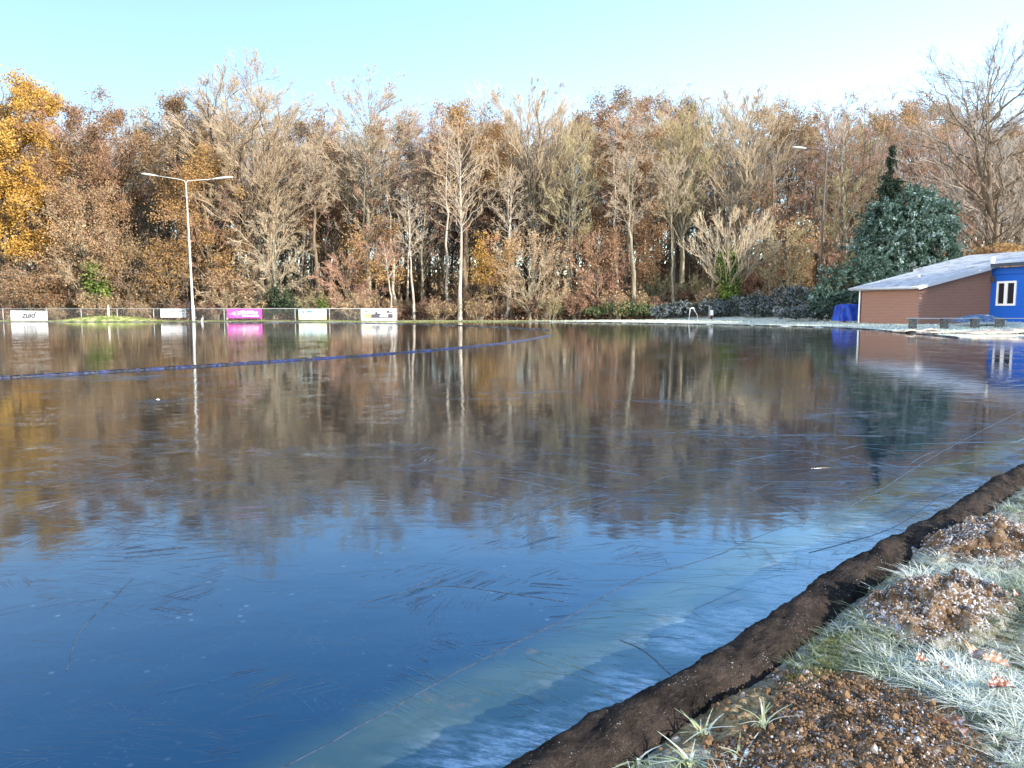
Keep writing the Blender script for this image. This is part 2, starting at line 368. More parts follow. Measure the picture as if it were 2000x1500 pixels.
# ice needles: raised blades of ice grown over the sheet, in bundles and fans
rn = np.random.RandomState(21); nd_ = MB()
M_NEEDLE = mat('needle_ice', (0.03, 0.045, 0.06), 0.06, 0.5); NT(M_NEEDLE).b.inputs['IOR'].default_value = 1.6
def ice_blades(cx_, cy_, th, ln, w, k=.10):
    n = len(cx_); m = 6; s = np.linspace(-.5, .5, m); d = np.stack([np.cos(th), np.sin(th)], -1); nn_ = np.stack([-d[:, 1], d[:, 0]], -1)
    bend = rn.normal(size=n) * .05
    c = np.stack([cx_, cy_], -1)[:, None] + d[:, None] * (s[None, :, None] * ln[:, None, None]) + nn_[:, None] * ((s ** 2)[None] * (bend * ln)[:, None])[..., None] + rn.normal(size=(n, m, 1)) * nn_[:, None] * (w * .35)[:, None, None]
    ww = w[:, None] * np.clip(1 - (2 * s) ** 2, 0.04, 1)[None] * rn.uniform(.5, 1.2, (n, m))
    z = np.zeros((n, m, 1)); A = np.concatenate([c + nn_[:, None] * ww[..., None], z - .001], -1); Bv = np.concatenate([c - nn_[:, None] * ww[..., None], z - .001], -1); Cc = np.concatenate([c, z + (ww * k * 2)[..., None]], -1)
    v = np.stack([A, Cc, Bv], 2).reshape(-1, 3); o_ = (np.arange(n) * m * 3)[:, None]; q = np.arange(m - 1)[None] * 3
    f = np.concatenate([np.stack([o_ + q, o_ + q + 3, o_ + q + 4, o_ + q + 1], -1).reshape(-1, 4), np.stack([o_ + q + 1, o_ + q + 4, o_ + q + 5, o_ + q + 2], -1).reshape(-1, 4)])
    nd_.add(v, f)
def on_ice(x, y, m=.0): return sdist(x, y) < -m
for c in range(260):      # bundles over the open ice
    u = rn.uniform(-50, 2050); v = 735 + 755 * rn.rand() ** .75
    if 1080 < v and rn.rand() < .45: continue
    if u > 1250 and v > 780 and rn.rand() < .1: continue
    x, y = ground_at(u, v); D = math.hypot(x, y)
    th = rn.choice([rn.normal(0.0, .22), rn.normal(.55, .25), rn.normal(-.5, .3)], p=[.6, .25, .15]); k = rn.randint(3, 13)
    off = rn.normal(size=(k, 2)) * np.array([.05, .022]) * D * rn.uniform(.4, 1.3); R2 = np.array([[math.cos(th), -math.sin(th)], [math.sin(th), math.cos(th)]])
    p = np.array([x, y]) + off @ R2.T; g_ = on_ice(p[:, 0], p[:, 1], .15); p = p[g_]
    if len(p): ice_blades(p[:, 0], p[:, 1], th + rn.normal(size=len(p)) * .10, rn.uniform(.02, .085, len(p)) * D, rn.uniform(.0005, .0013, len(p)) * D, rn.uniform(.05, .14))
for c in range(260):      # long hair cracks between the seam and the bank, upper right
    u = rn.uniform(1150, 2020); v = rn.uniform(880, 1230) + (1500 - u) * .12; x, y = ground_at(u, v); D = math.hypot(x, y)
    if not on_ice(np.array([x]), np.array([y]), .1)[0]: continue
    th = rn.choice([rn.normal(.02, .18), rn.normal(.75, .12), rn.normal(-.75, .35)], p=[.68, .17, .15])
    ice_blades(np.array([x]), np.array([y]), np.array([th]), np.array([rn.uniform(.04, .19) * D]), np.array([rn.uniform(.0006, .0015) * D]), rn.uniform(.06, .16))
for c in range(150):      # fans leaning away from the tube
    i = rn.randint(105, 330); e = EDGE[i]; tg = EDGE[i + 1] - EDGE[i]; D = math.hypot(*e)
    if D > 11 or e[1] < 2.3: continue
    a0 = math.atan2(tg[1], tg[0]) + math.pi - rn.uniform(.35, .95); k = rn.randint(4, 11); a = a0 + np.linspace(-.16, .16, k) * rn.uniform(.4, 1.4); ln = rn.uniform(.02, .062, k) * max(D, 3.5)
    st = rn.normal(size=k) * .035 * D ** .5; bx_ = e[0] + tg[0] / np.hypot(*tg) * st; by_ = e[1] + tg[1] / np.hypot(*tg) * st
    ice_blades(bx_ + np.cos(a) * ln * .5, by_ + np.sin(a) * ln * .5, a, ln, rn.uniform(.0006, .0013, k) * D, rn.uniform(.06, .14))
tag(nd_.build('ice_needles', M_NEEDLE), kind='structure')

# ------------------------------------------------------------------ edging tubes
def tube_thing(pts, r, zc, m, label, name, cat='edging', nseg=260, S=16, wr=0.10, fr=3.0, mesh_only=False):
    c = curve_pts(pts, nseg); nn = len(c); P = np.c_[c, np.full(nn, zc)]
    T = nrm(np.gradient(P, axis=0)); Sd = np.stack([-T[:, 1], T[:, 0], T[:, 2] * 0], -1); U = np.array([0, 0, 1.0])
    a = np.arange(S) * 2 * np.pi / S
    ring = P[:, None] + r * (np.cos(a)[None, :, None] * Sd[:, None] * 1.05 + np.sin(a)[None, :, None] * U)
    d = ring - P[:, None]; wr_ = (fbm(np.stack([np.arange(nn)[:, None] * .09 + np.arange(S)[None] * .25, np.arange(S)[None] * .35 + np.arange(nn)[:, None] * .03, np.zeros((nn, S))], -1), 3) - .44) * (S > 20) * .35; n_ = fbm(ring / r * 0.35 * fr / 3.0, 4) - .47; n2 = fbm(ring / r * 1.6, 3) - .45
    ring = P[:, None] + d * (1 + n_ * wr * 4 + n2 * wr * 1.6 + wr_ + ((fbm(ring * 55, 4) - .46) * .16 if S > 20 else 0))[..., None]
    k = np.arange(nn - 1)[:, None] * S; j = np.arange(S)[None]; j2 = (j + 1) % S
    b = MB(); b.add(ring.reshape(-1, 3), np.stack([k + j, k + j2, k + S + j2, k + S + j], -1).reshape(-1, 4))
    b.f.append(np.arange(S)[None, ::-1]); b.m.append(np.array([0])); b.f.append((np.arange(S) + (nn - 1) * S)[None]); b.m.append(np.array([0]))
    return tag(b.build(name, m, smooth=True), label, cat)
M_TUBE = mat('black_felt', (0.03, 0.024, 0.02), 0.9, 0.12); t = NT(M_TUBE); P = t.pos()
vr = t.new('ShaderNodeVectorRotate', rotation_type='Z_AXIS'); t.put(P, vr.inputs['Vector']); vr.inputs['Angle'].default_value = R_(-44)
fib = t.noise(t.scale(vr.outputs[0], (20, 90, 40)), 1.0, 5, .7)
base = t.mix(t.rng(t.noise(P, 7, 4), .35, .65), (0.019, 0.0145, 0.012), (0.066, 0.050, 0.041))
base = t.mix(t.math('MULTIPLY', t.rng(fib, .50, .72), .5), base, (0.12, 0.095, 0.080))
fl = t.math('MULTIPLY', t.rng(t.vor(P, 95), 0.22, 0.08), t.rng(t.noise(P, 9, 4), .46, .60))
t.color(t.mix(t.math('MULTIPLY', fl, .8), base, (0.62, 0.64, 0.66)))
t.normal(t.bump(t.noise(P, 28, 5, .65), 1.0, 0.045, t.bump(fib, 1.0, 0.03)))
tc = [(p[0], p[1]) for p in TUBE_L]
_c = curve_pts(tc, 80); _T = nrm(np.gradient(_c, axis=0)); _N = np.stack([_T[:, 1], -_T[:, 0]], -1)
TC = _c + _N * 0.158
tube_thing([tuple(p) for p in TC[TC[:, 1] < 16.5]], 0.090, 0.024, M_TUBE, 'thick black felt tube edging the near bank of the ice', 'edging_tube', nseg=1900, S=40, wr=0.12, fr=3.2)
M_TUBE2 = mat('dark_edging', (0.05, 0.05, 0.05), 0.8, 0.2); t = NT(M_TUBE2)
t.color(t.mix(t.rng(t.noise(t.pos(), 1.2, 5), .40, .66), (0.035, 0.037, 0.04), (0.15, 0.16, 0.18)))
tube_thing([(-70, 69.0), (-44, 69.2), (-24, 69.4), (2.0, 69.6), (7.5, 67.0), (12.4, 62.0), (17.0, 56.0), (20.4, 47.4), (19.9, 40.0), (18.9, 34.5), (18.4, 31.75)], 0.055, 0.0, M_TUBE2, 'long dark edging along the far and right bank of the ice', 'edging_tube', nseg=700, S=8)
M_BLUE = mat('blue_tarp_tube', (0.02, 0.06, 0.35), 0.5, 0.4); t = NT(M_BLUE); P = t.pos()
col = t.mix(t.rng(t.noise(P, 2.4, 5, .7), .42, .60), (0.006, 0.007, 0.014), (0.008, 0.020, 0.10))
sxx = t.new('ShaderNodeSeparateXYZ'); t.l.new(P, sxx.inputs[0])
nor = t.new('ShaderNodeNewGeometry').outputs['Normal']; sn = t.new('ShaderNodeSeparateXYZ'); t.l.new(nor, sn.inputs[0])
fr_ = t.math('MULTIPLY', t.rng(sn.outputs[2], .3, .9), t.rng(t.noise(P, 7, 5, .7), .50, .66))
fr_ = t.math('MAXIMUM', fr_, t.math('MULTIPLY', t.rng(sxx.outputs[0], -2.5, 1.2), .6))
t.color(t.mix(t.math('MULTIPLY', fr_, .28), col, (0.30, 0.31, 0.42))); t.normal(t.bump(t.noise(P, 6, 4), 1.0, 0.05))
BL = [(-22, 6.6), (-14.5, 9.2), (-8.95, 13.2), (-6.44, 16.05), (-2.83, 21.2), (0.0, 27.6), (1.73, 34.5)]
tube_thing(BL, 0.034, 0.006, M_BLUE, 'blue sheeted tube lying across the middle of the ice', 'sheeted_tube', nseg=500, S=12, wr=0.11, fr=2.0)
tube_thing([(2.16, 43), (0.0, 47.6), (-8, 60), (-14, 64), (-24, 66)], 0.05, 0.0, M_TUBE2, 'thin dark tube on the ice beyond the blue one', 'sheeted_tube', nseg=300, S=8)

# ------------------------------------------------------------------ trees
def bez(P0, P1, P2, K):
    t = np.linspace(0, 1, K)[None, :, None]
    return (1 - t) ** 2 * P0[:, None] + 2 * t * (1 - t) * P1[:, None] + t ** 2 * P2[:, None]
def branch_level(rng, P, L, Rr, n, tmin, lenf, spread, up, rf, K=4, outw=0.3, axis=None, tpow=1.0):
    """n children on every polyline of P (N,K,3)"""
    N, K0, _ = P.shape
    tt = tmin + (1 - tmin) * rng.rand(N, n) ** tpow; f = tt * (K0 - 1); i = np.minimum(f.astype(int), K0 - 2); f = (f - i)[..., None]
    r = np.arange(N)[:, None]
    A = P[r, i] * (1 - f) + P[r, i + 1] * f; T = nrm(P[r, i + 1] - P[r, i])
    rnd = nrm(rng.normal(size=A.shape)); out = A.copy(); out[..., 2] = 0; out = nrm(out if axis is None else out - axis)
    D = nrm(T + rnd * spread + out * outw + np.array([0, 0, up]))
    ln = (L[:, None] * lenf * (1.15 - 0.6 * tt) * rng.uniform(.6, 1.25, (N, n)))
    A = A.reshape(-1, 3); D = D.reshape(-1, 3); ln = ln.reshape(-1); T = T.reshape(-1, 3)
    P2 = A + D * ln[:, None] + np.array([0, 0, up * .25]) * ln[:, None]
    P1 = A + nrm(D + T * .3 + rng.normal(size=D.shape) * .45) * ln[:, None] * .5
    rr = np.repeat(Rr, n) * rf * (1.1 - .5 * tt.reshape(-1))
    return bez(A, P1, P2, K), ln, rr
def env(t): return np.sin(np.pi * np.clip(t * .84 + .10, 0, 1)) ** 0.42

def gen_tree(seed, H, cb, rx, tr, bark, twig, n_limb=26, n_sub=10, n_twig=12, up=.35, spread=.7, twl=.5, leaf=None, leaf_n=0, leaf_s=.155,
             lean=0.0, rise=1.0, droop=0.0, clump=.5, minr=.0125, trunk_top=.86, leafband=(0, 1), forks=1, envf=env, leafside=0, wander=.35, ivy=0, limbk=.009):
    rng = np.random.RandomState(seed); tk = MB(); cr = MB()
    K = 14; s = np.linspace(0, 1, K); zt = H * trunk_top
    trunks = []
    for fk in range(forks):
        w = np.cumsum(rng.normal(size=(K, 2)) * wander * H / 60, axis=0); w -= w[0]
        a = rng.rand() * 6.28; sp = 0 if forks == 1 else rx * .45
        cx = w[:, 0] + lean * s ** 1.3 * H * .3 + sp * np.cos(a + fk * 2.4) * s ** 1.1; cy = w[:, 1] + sp * np.sin(a + fk * 2.4) * s ** 1.1
        trunks.append(np.stack([cx, cy, s * zt * (1 if fk == 0 else rng.uniform(.8, 1)) - .3 * (s == 0)], -1))
    TR = np.stack(trunks)
    rr = tr * (1 - .88 * s ** .9) * (1 + .5 * np.exp(-s * 25)); Rt = np.stack([rr * (1 if k == 0 else .8) for k in range(forks)])
    tk.tubes(TR, Rt, 8)
    nl = n_limb * forks; fi = np.arange(nl) % forks
    te = (np.arange(nl) + rng.rand(nl)) / nl; te = np.clip(te, .03, 1) ** .85
    ztg = cb + (H - cb) * te; phi = np.arange(nl) * 2.39996 + rng.rand(nl) * .8
    rd = rx * envf(te) * rng.uniform(.55, 1.0, nl)
    za = np.clip(ztg - rd * rise * rng.uniform(.5, 1.3, nl), cb * .55, zt * .95)
    f = za / zt * (K - 1); ii = np.clip(f.astype(int), 0, K - 2); f = (f - ii)[:, None]
    A = TR[fi, ii] * (1 - f) + TR[fi, ii + 1] * f; rA = Rt[fi, ii] * (1 - f[:, 0]) + Rt[fi, ii + 1] * f[:, 0]
    ax = A.copy(); ax[:, 2] = 0
    if forks > 1: ax *= .55
    E = ax + np.stack([rd * np.cos(phi), rd * np.sin(phi), ztg], -1)
    if leaf and droop: E[:, 2] -= droop * rd
    M = A * .45 + E * .55; M[:, 2] += (E[:, 2] - A[:, 2]) * (.25 if droop <= 0 else .5) * np.sign(1 - 2 * (rise > 1.4)) + droop * rd * .5
    M += rng.normal(size=M.shape) * rd[:, None] * .10
    PL = bez(A, M, E, 7); PL[:, 1:-1] += rng.normal(size=PL[:, 1:-1].shape) * rd[:, None, None] * .03
    LL = np.linalg.norm(E - A, axis=1); rL = np.minimum(rA * .6,   .02 + LL * limbk)
    tk.tubes(PL, rL[:, None] * np.linspace(1, .3, 7), 5)
    axis = np.array([lean * H * .15, 0, 0])
    PS, LS, RS = branch_level(rng, PL, LL, rL, max(4, int(n_sub * .72)), .18, .40, spread * .85, up, .5, 5, .3, axis)
    cr.tubes(PS, np.maximum(RS, minr * 1.5)[:, None] * np.linspace(1, .5, 5), 3, 0, rng.rand(len(PS)) * .6)
    PM, LM, RM = branch_level(rng, PS, LS, RS, 4, .2, .55, spread, up, .55, 4, .25, axis)
    cr.tubes(PM, np.maximum(RM, minr * 1.15)[:, None] * np.linspace(1, .55, 4), 3, 0, rng.rand(len(PM)))
    PT, LT, RT = branch_level(rng, PM, np.minimum(LM, 2.4), RM, max(3, int(n_twig / 2.6)), .12, twl * 1.25, spread * 1.15, up, .6, 3, .15, axis)
    if droop: PT[:, 1:, 2] -= droop * LT[:, None] * np.array([.25, .8])
    cr.tubes(PT, np.maximum(RT, minr * .85)[:, None] * np.array([1, .8, .45]), 3, 0, rng.rand(len(PT)))
    if leaf:
        n = int(leaf_n * 3.6); k = rng.randint(0, len(PT), n); w = rng.rand(n, 1)
        c = PT[k, 0] * (1 - w) + PT[k, 2] * w + rng.normal(size=(n, 3)) * .42
        te = (c[:, 2] - cb) / (H - cb); dens = fbm(c * .42 + seed, 3)
        keep = (dens > np.quantile(dens, clump)) & (te > leafband[0] + rng.rand(n) * .1) & (te < leafband[1] + rng.rand(n) * .1)
        if leafside: keep &= (c[:, 0] * leafside > -.15 * rx + rng.normal(size=n) * .5)
        c = c[keep]
        tint = np.clip(rng.rand(len(c)) * .65 + (fbm(c * .25 + 40 + seed, 2) - .4) * 1.3, 0, 1)
        cr.cards(c, leaf_s * rng.uniform(.6, 1.4, len(c)), rng, 1, tint, .8)
    if ivy:
        n = 3400; w = rng.rand(n) * ivy; i = np.clip((w * (K - 1)).astype(int), 0, K - 2); f = (w * (K - 1) - i)[:, None]
        c = TR[0, i] * (1 - f) + TR[0, i + 1] * f; c = c + rng.normal(size=(n, 3)) * np.array([.46, .46, .2])
        iv = MB(); iv.cards(c, .25, rng, 0, rng.rand(n)); ivm = iv.mesh('ivy', M_LF_IVY)
    else: ivm = None
    return tk.mesh('trunk', bark, True), cr.mesh('crown', [twig, leaf] if leaf else [twig]), ivm

def place_tree(name, label, cat, u, y, vtop, vcb, hw, seed, tr, group=None, **kw):
    x, zt = xz_at(u, vtop + 30, y); _, zc = xz_at(u, vcb, y); z0 = zg(x, y); rx = hw / F * y * 1.22
    ms = gen_tree(seed, zt - z0, max(zc - z0, .5), rx, tr, **kw)
    e = empty(name, (x, y, z0 - .05), label, cat, group)
    for nm, me in zip(('trunk', 'crown', 'ivy'), ms):
        if me is not None:
            o = bpy.data.objects.new(nm, me); C.objects.link(o); o.parent = e
    return e

B = dict(bark=M_BARKG, twig=M_TW_BEIGE, n_limb=30, n_sub=12, n_twig=22, up=.35, spread=1.15, twl=.5)
def st(**k): d = dict(B); d.update(k); return d
BARE = st(); GREY = st(twig=M_TW_GREY); OLIVE = st(twig=M_TW_OLIVE, up=.6); ROSE = st(twig=M_TW_ROSE, bark=M_BARK)
BROOM = st(up=.65, spread=.75, rise=1.4, twig=M_TW_BEIGE)
COPPER = st(leaf=M_LF_COPPER, leaf_n=13000, twig=M_TW_ROSE, bark=M_BARK, n_sub=9, n_twig=9, clump=.45, up=.15)
BROWN = st(leaf=M_LF_BROWN, leaf_n=12500, twig=M_TW_DARK, bark=M_BARK, n_sub=9, n_twig=9, clump=.45, up=.15)
TAN = st(leaf=M_LF_TAN, leaf_n=5200, twig=M_TW_BEIGE, n_sub=9, n_twig=12, clump=.4)
GOLD = st(leaf=M_LF_GOLD, leaf_n=15000, twig=M_TW_DARK, bark=M_BARK, n_sub=9, n_twig=9, clump=.38, up=.1, leaf_s=.2)
def S_(base, **k): d = dict(base); d.update(k); return d

T = place_tree
T('oak_tree', 'golden yellow oak at the left edge of the wood', 'tree', -8, 74, 118, 520, 92, 101, .42, **S_(GOLD, n_limb=40, leaf_n=24000, clump=.28))
T('oak_tree', 'broad copper brown oak right of the golden one', 'tree', 165, 78, 160, 470, 95, 102, .36, **S_(COPPER, leaf_n=12000, n_limb=32))
T('oak_tree', 'low tan leaved oak in front of the broad copper brown oak', 'tree', 150, 74.5, 330, 560, 82, 103, .25, **S_(TAN, leaf_n=5000))
T('bare_tree', 'thin greyish bare tree between two brown oaks at left', 'tree', 255, 82, 195, 470, 45, 104, .2, **GREY)
T('oak_tree', 'dark brown oak rising behind the tall twin armed lamp', 'tree', 345, 79, 158, 400, 82, 105, .36, **S_(BROWN, leaf_n=10500, n_limb=32))
T('oak_tree', 'orange brown oak crown beside the twin lamp arms', 'tree', 400, 75, 270, 540, 75, 106, .3, **S_(COPPER, leaf=M_LF_ORANGE, leaf_n=8500))
T('willow_tree', 'tallest pale bare willow with forked dark limbs', 'tree', 512, 77, 122, 430, 112, 107, .5, **S_(BARE, forks=3, n_limb=21, n_sub=14, n_twig=26, twig=M_TW_BEIGE, up=.25, bark=M_BARK, spread=.75, wander=.6, lean=-.1))
T('willow_tree', 'small pale drooping willow behind the magenta banner', 'tree', 530, 73.5, 375, 590, 66, 108, .22, **S_(BARE, twig=M_TW_PALE, bark=M_BARKG, droop=.25, n_twig=16, spread=.9, up=.1))
T('bare_tree', 'tall round headed bare tree with dark buds right of the willow', 'tree', 712, 80, 128, 400, 92, 109, .36, **S_(BARE, n_limb=40, n_twig=24, twig=M_TW_BEIGE))
T('beech_tree', 'rusty leaved tree showing behind the dark straight trunk', 'tree', 620, 86, 250, 470, 62, 110, .26, **S_(COPPER, leaf_n=5000))
T('straight_tree', 'dark straight trunk rising behind the pale blue banner', 'tree', 614, 75, 255, 400, 40, 111, .30, **S_(GREY, bark=M_BARK, n_limb=18, n_sub=7))
T('beech_tree', 'copper beech with an orange right flank in the middle', 'tree', 905, 83, 170, 380, 98, 112, .36, **S_(COPPER, leaf=M_LF_ORANGE, leaf_n=7500, n_limb=32, leafside=.35))
T('birch_tree', 'slender birch with a tall white trunk in the middle', 'tree', 896, 73, 200, 420, 60, 113, .19, **S_(BARE, bark=M_BARKP, twig=M_TW_BEIGE, n_limb=46, n_sub=8, n_twig=9, up=.6, rise=.9, trunk_top=.97, wander=.2, limbk=.005))
T('birch_tree', 'shorter white stemmed birch left of the tallest birch', 'tree', 806, 73.5, 330, 490, 45, 114, .13, **S_(BARE, bark=M_BARKP, twig=M_TW_GREY, n_limb=22, n_sub=7, n_twig=8, up=.5, rise=.9, trunk_top=.95, limbk=.005))
T('birch_tree', 'thin leaning white birch behind the white framed banner', 'tree', 762, 73, 430, 520, 32, 115, .11, **S_(BARE, bark=M_BARKP, twig=M_TW_ROSE, n_limb=16, n_sub=6, n_twig=8, up=.5, trunk_top=.95, lean=-.3))
T('bare_tree', 'pale broom shaped bare tree right of the copper beech', 'tree', 1040, 81, 152, 360, 95, 116, .34, **S_(BROOM, n_limb=42, twig=M_TW_BEIGE, n_twig=22))
T('bare_tree', 'olive grey bare tree left of the reddest beech', 'tree', 1112, 77, 215, 450, 60, 117, .28, **S_(OLIVE, n_twig=15))
T('beech_tree', 'reddest copper beech with a domed top right of centre', 'tree', 1222, 79, 165, 560, 74, 118, .38, **S_(COPPER, leaf_n=13000, n_limb=40))
T('bare_tree', 'pale bare tree with upright twigs right of the reddest beech', 'tree', 1338, 80, 188, 420, 72, 119, .32, **S_(BROOM, n_twig=22, n_limb=38, twig=M_TW_OLIVE))
T('spruce_tree', 'tiny dark spruce tip poking over the bare crowns', 'tree', 1335, 108, 165, 300, 26, 120, .2, **S_(BROWN, leaf=M_LF_CONIFER, leaf_n=4000, clump=.1))
T('bare_tree', 'tall fan shaped bare tree with pale twigs left of the right lamp', 'tree', 1452, 79, 158, 410, 78, 121, .34, **S_(BROOM, n_twig=22, n_limb=40, twig=M_TW_BEIGE))
T('oak_tree', 'dark brown sparse oak left of the single armed lamp', 'tree', 1550, 84, 195, 360, 58, 122, .3, **S_(BROWN, leaf_n=4500))
T('bare_tree', 'mauve grey bare tree behind the single armed lamp', 'tree', 1645, 84, 205, 470, 66, 123, .28, **S_(ROSE, n_twig=15, up=.6))
T('bare_tree', 'tangled greyish bare tree left of the dark conifer', 'tree', 1722, 88, 195, 420, 58, 124, .28, **S_(GREY, n_twig=15))
T('oak_tree', 'rusty topped oak behind the conifer and green laurel', 'tree', 1808, 88, 160, 400, 70, 125, .34, **S_(COPPER, leaf=M_LF_ORANGE, leaf_n=5200, leafband=(.5, 1)))
T('oak_tree', 'huge bare oak with wide dark limbs over the clubhouse', 'tree', 1975, 70, 62, 470, 172, 126, .5, **S_(GREY, twig=M_TW_ASH, bark=M_BARK, n_limb=34, n_sub=12, n_twig=15, limbk=.0085, rise=.7, spread=.85, up=.3, twl=.55, forks=2))
T('ivy_tree', 'low pale bare tree with a green ivy clad trunk', 'tree', 1425, 72, 385, 540, 78, 127, .16, **S_(BROOM, twig=M_TW_PALE, n_limb=30, n_sub=9, n_twig=12, ivy=.72, up=.6, rise=1.3))
T('bush_tree', 'pale twiggy small tree left of the ivy trunk with golden leaves', 'tree', 1035, 73.5, 425, 600, 70, 128, .13, **S_(TAN, leaf_n=1500, up=.4, leaf=M_LF_TAN))
T('bush_tree', 'low golden leaved sapling right of the tallest birch', 'tree', 965, 75, 420, 560, 42, 129, .1, **S_(COPPER, leaf=M_LF_GOLD, leaf_n=1700, n_limb=18))
T('bush_tree', 'rosy brown small tree behind the white framed banner', 'tree', 735, 76, 395, 560, 52, 130, .13, **S_(COPPER, leaf=M_LF_ORANGE, twig=M_TW_ROSE, leaf_n=2000))
T('bush_tree', 'reddish layered small tree behind the pale blue banner', 'tree', 672, 74.5, 465, 600, 58, 131, .1, **S_(ROSE, n_limb=26, spread=.8, up=.05, n_twig=13))
T('bush_tree', 'tan drooping small tree right of the twin lamp', 'tree', 440, 73.5, 500, 600, 45, 132, .12, **S_(TAN, leaf_n=1600, droop=.3))
T('ivy_tree', 'slender yellow green ivy stem behind the grass mound', 'tree', 186, 74, 440, 540, 30, 133, .12, **S_(TAN, leaf_n=1200, n_limb=16, ivy=.8))
T('bush_tree', 'brown leaved small tree behind the plain white banner', 'tree', 60, 74, 470, 600, 62, 134, .12, **S_(BROWN, leaf=M_LF_COPPER, leaf_n=3200))
T('bush_tree', 'brown leaved small tree behind the grass mound', 'tree', 262, 75, 430, 600, 55, 135, .14, **S_(BROWN, leaf_n=2400))
T('bush_tree', 'copper small tree left of the tall lamp pole', 'tree', 330, 75, 440, 590, 42, 136, .12, **S_(BROWN, leaf=M_LF_ORANGE, leaf_n=1600))
T('bare_tree', 'thin grey bare tree right of the tallest birch', 'tree', 985, 76, 300, 470, 38, 137, .15, **S_(GREY, n_limb=20, n_twig=9, bark=M_BARKP))
T('bush_tree', 'brownish twiggy small tree below the reddest beech', 'tree', 1170, 75, 420, 590, 58, 138, .14, **S_(BROWN, leaf=M_LF_COPPER, leaf_n=1700, twig=M_TW_ROSE))
T('straight_tree', 'stout grey trunk below the pale tree with upright twigs', 'tree', 1245, 74, 250, 430, 48, 139, .26, **S_(GREY, n_limb=26, n_sub=8, rise=.8, limbk=.006))
T('straight_tree', 'pair of slim grey trunks left of the ivy clad tree', 'tree', 1322, 75, 270, 400, 44, 140, .17, **S_(GREY, forks=2, n_limb=12, n_sub=8))
T('bush_tree', 'yellowish twiggy small tree right of the ivy clad tree', 'tree', 1545, 73, 400, 560, 62, 141, .12, **S_(TAN, leaf_n=800, twig=M_TW_OLIVE, n_twig=14))
T('bush_tree', 'brown small tree below the single armed lamp head', 'tree', 1500, 77, 330, 560, 60, 142, .14, **S_(ROSE, n_twig=14, leaf=M_LF_BROWN, leaf_n=1500))
T('bush_tree', 'tall twiggy tree between the single armed lamp and the conifer', 'tree', 1660, 78, 300, 570, 55, 143, .16, **S_(OLIVE, n_twig=15))
T('bush_tree', 'rosy bare small tree behind the lamp pole at right', 'tree', 1605, 75, 420, 600, 52, 144, .1, **S_(ROSE, leaf=M_LF_ORANGE, leaf_n=1600, n_twig=13))
T('bare_tree', 'grey brown tangled bare tree above the laurel', 'tree', 1870, 80, 240, 500, 72, 145, .26, **S_(GREY, n_twig=14, twig=M_TW_ROSE))
T('bush_tree', 'orange leaved sapling above the clubhouse roof', 'tree', 1962, 66, 450, 530, 42, 146, .08, **S_(COPPER, leaf=M_LF_ORANGE, leaf_n=2600, n_limb=16))
T('bare_tree', 'brown tangled bare tree at the right edge behind the roof', 'tree', 2010, 78, 210, 480, 75, 147, .26, **S_(ROSE, n_twig=14, twig=M_TW_GREY))
T('bare_tree', 'fine mauve bare tree between the willow and the round headed tree', 'tree', 632, 90, 190, 400, 55, 148, .24, **S_(ROSE, n_twig=13))
T('bare_tree', 'fine grey bare tree between the round headed tree and the beech', 'tree', 808, 90, 185, 400, 52, 149, .22, **S_(ROSE, n_twig=13))

# trees deeper in the wood: six kinds, copied
DG = 'trees standing deeper in the wood'
rng = np.random.RandomState(5); rnd = random.Random(3)
deep_kinds = []
DL = ['grey twigged bare tree standing deep in the wood', 'rosy twigged bare tree standing deep in the wood', 'brown leaved oak standing deep in the wood',
      'copper leaved beech standing deep in the wood', 'olive twigged bare tree standing deep in the wood', 'dark twigged bare tree standing deep in the wood']
for k, (nm, stl) in enumerate([('bare_tree', GREY), ('bare_tree', ROSE), ('oak_tree', BROWN), ('beech_tree', COPPER), ('bare_tree', OLIVE), ('bare_tree', S_(GREY, twig=M_TW_DARK, bark=M_BARKD))]):
    ms = gen_tree(300 + k, 20, 6.0, 5.8, .25, **S_(stl, n_limb=30, n_sub=9, n_twig=14, leaf_n=int(stl.get('leaf_n', 0) * .55)))
    deep_kinds.append((nm, ms, DL[k]))
first = {}
spots = []
for row, (y0, n, hmin, hmax) in enumerate([(88, 42, .96, 1.18), (96, 50, 1.1, 1.34), (106, 56, 1.22, 1.48)]):
    for q in range(n):
        u = -130 + (q + rng.uniform(.1, .9)) * 2300 / n; y = y0 + rng.uniform(-3, 4)
        spots.append((u, y, rng.uniform(hmin, hmax)))
for u, y, sc in spots:
    k = rng.choice([0, 1, 4, 5, 1, 0, 2]) if u > 1430 else rng.choice(6, p=[.26, .22, .12, .12, .14, .14]); x = (u - 1000) / F * y; x0 = x
    sc *= .95 if u < 1430 else .89
    if k not in first:
        nm, ms, lb = deep_kinds[k]
        e = empty(nm, (x, y, zg(x, y) - .1), lb, 'tree', DG)
        for pn, me in zip(('trunk', 'crown'), ms[:2]):
            o = bpy.data.objects.new(pn, me); C.objects.link(o); o.parent = e
        e.scale = (sc, sc, sc); first[k] = e
    else: copy_thing(first[k], (x, y, zg(x, y) - .1), rng.rand() * 6.28, (sc * rng.uniform(.75, .95), sc * rng.uniform(.75, .95), sc))
SG = 'slim straight trees just inside the wood edge'; slim = []
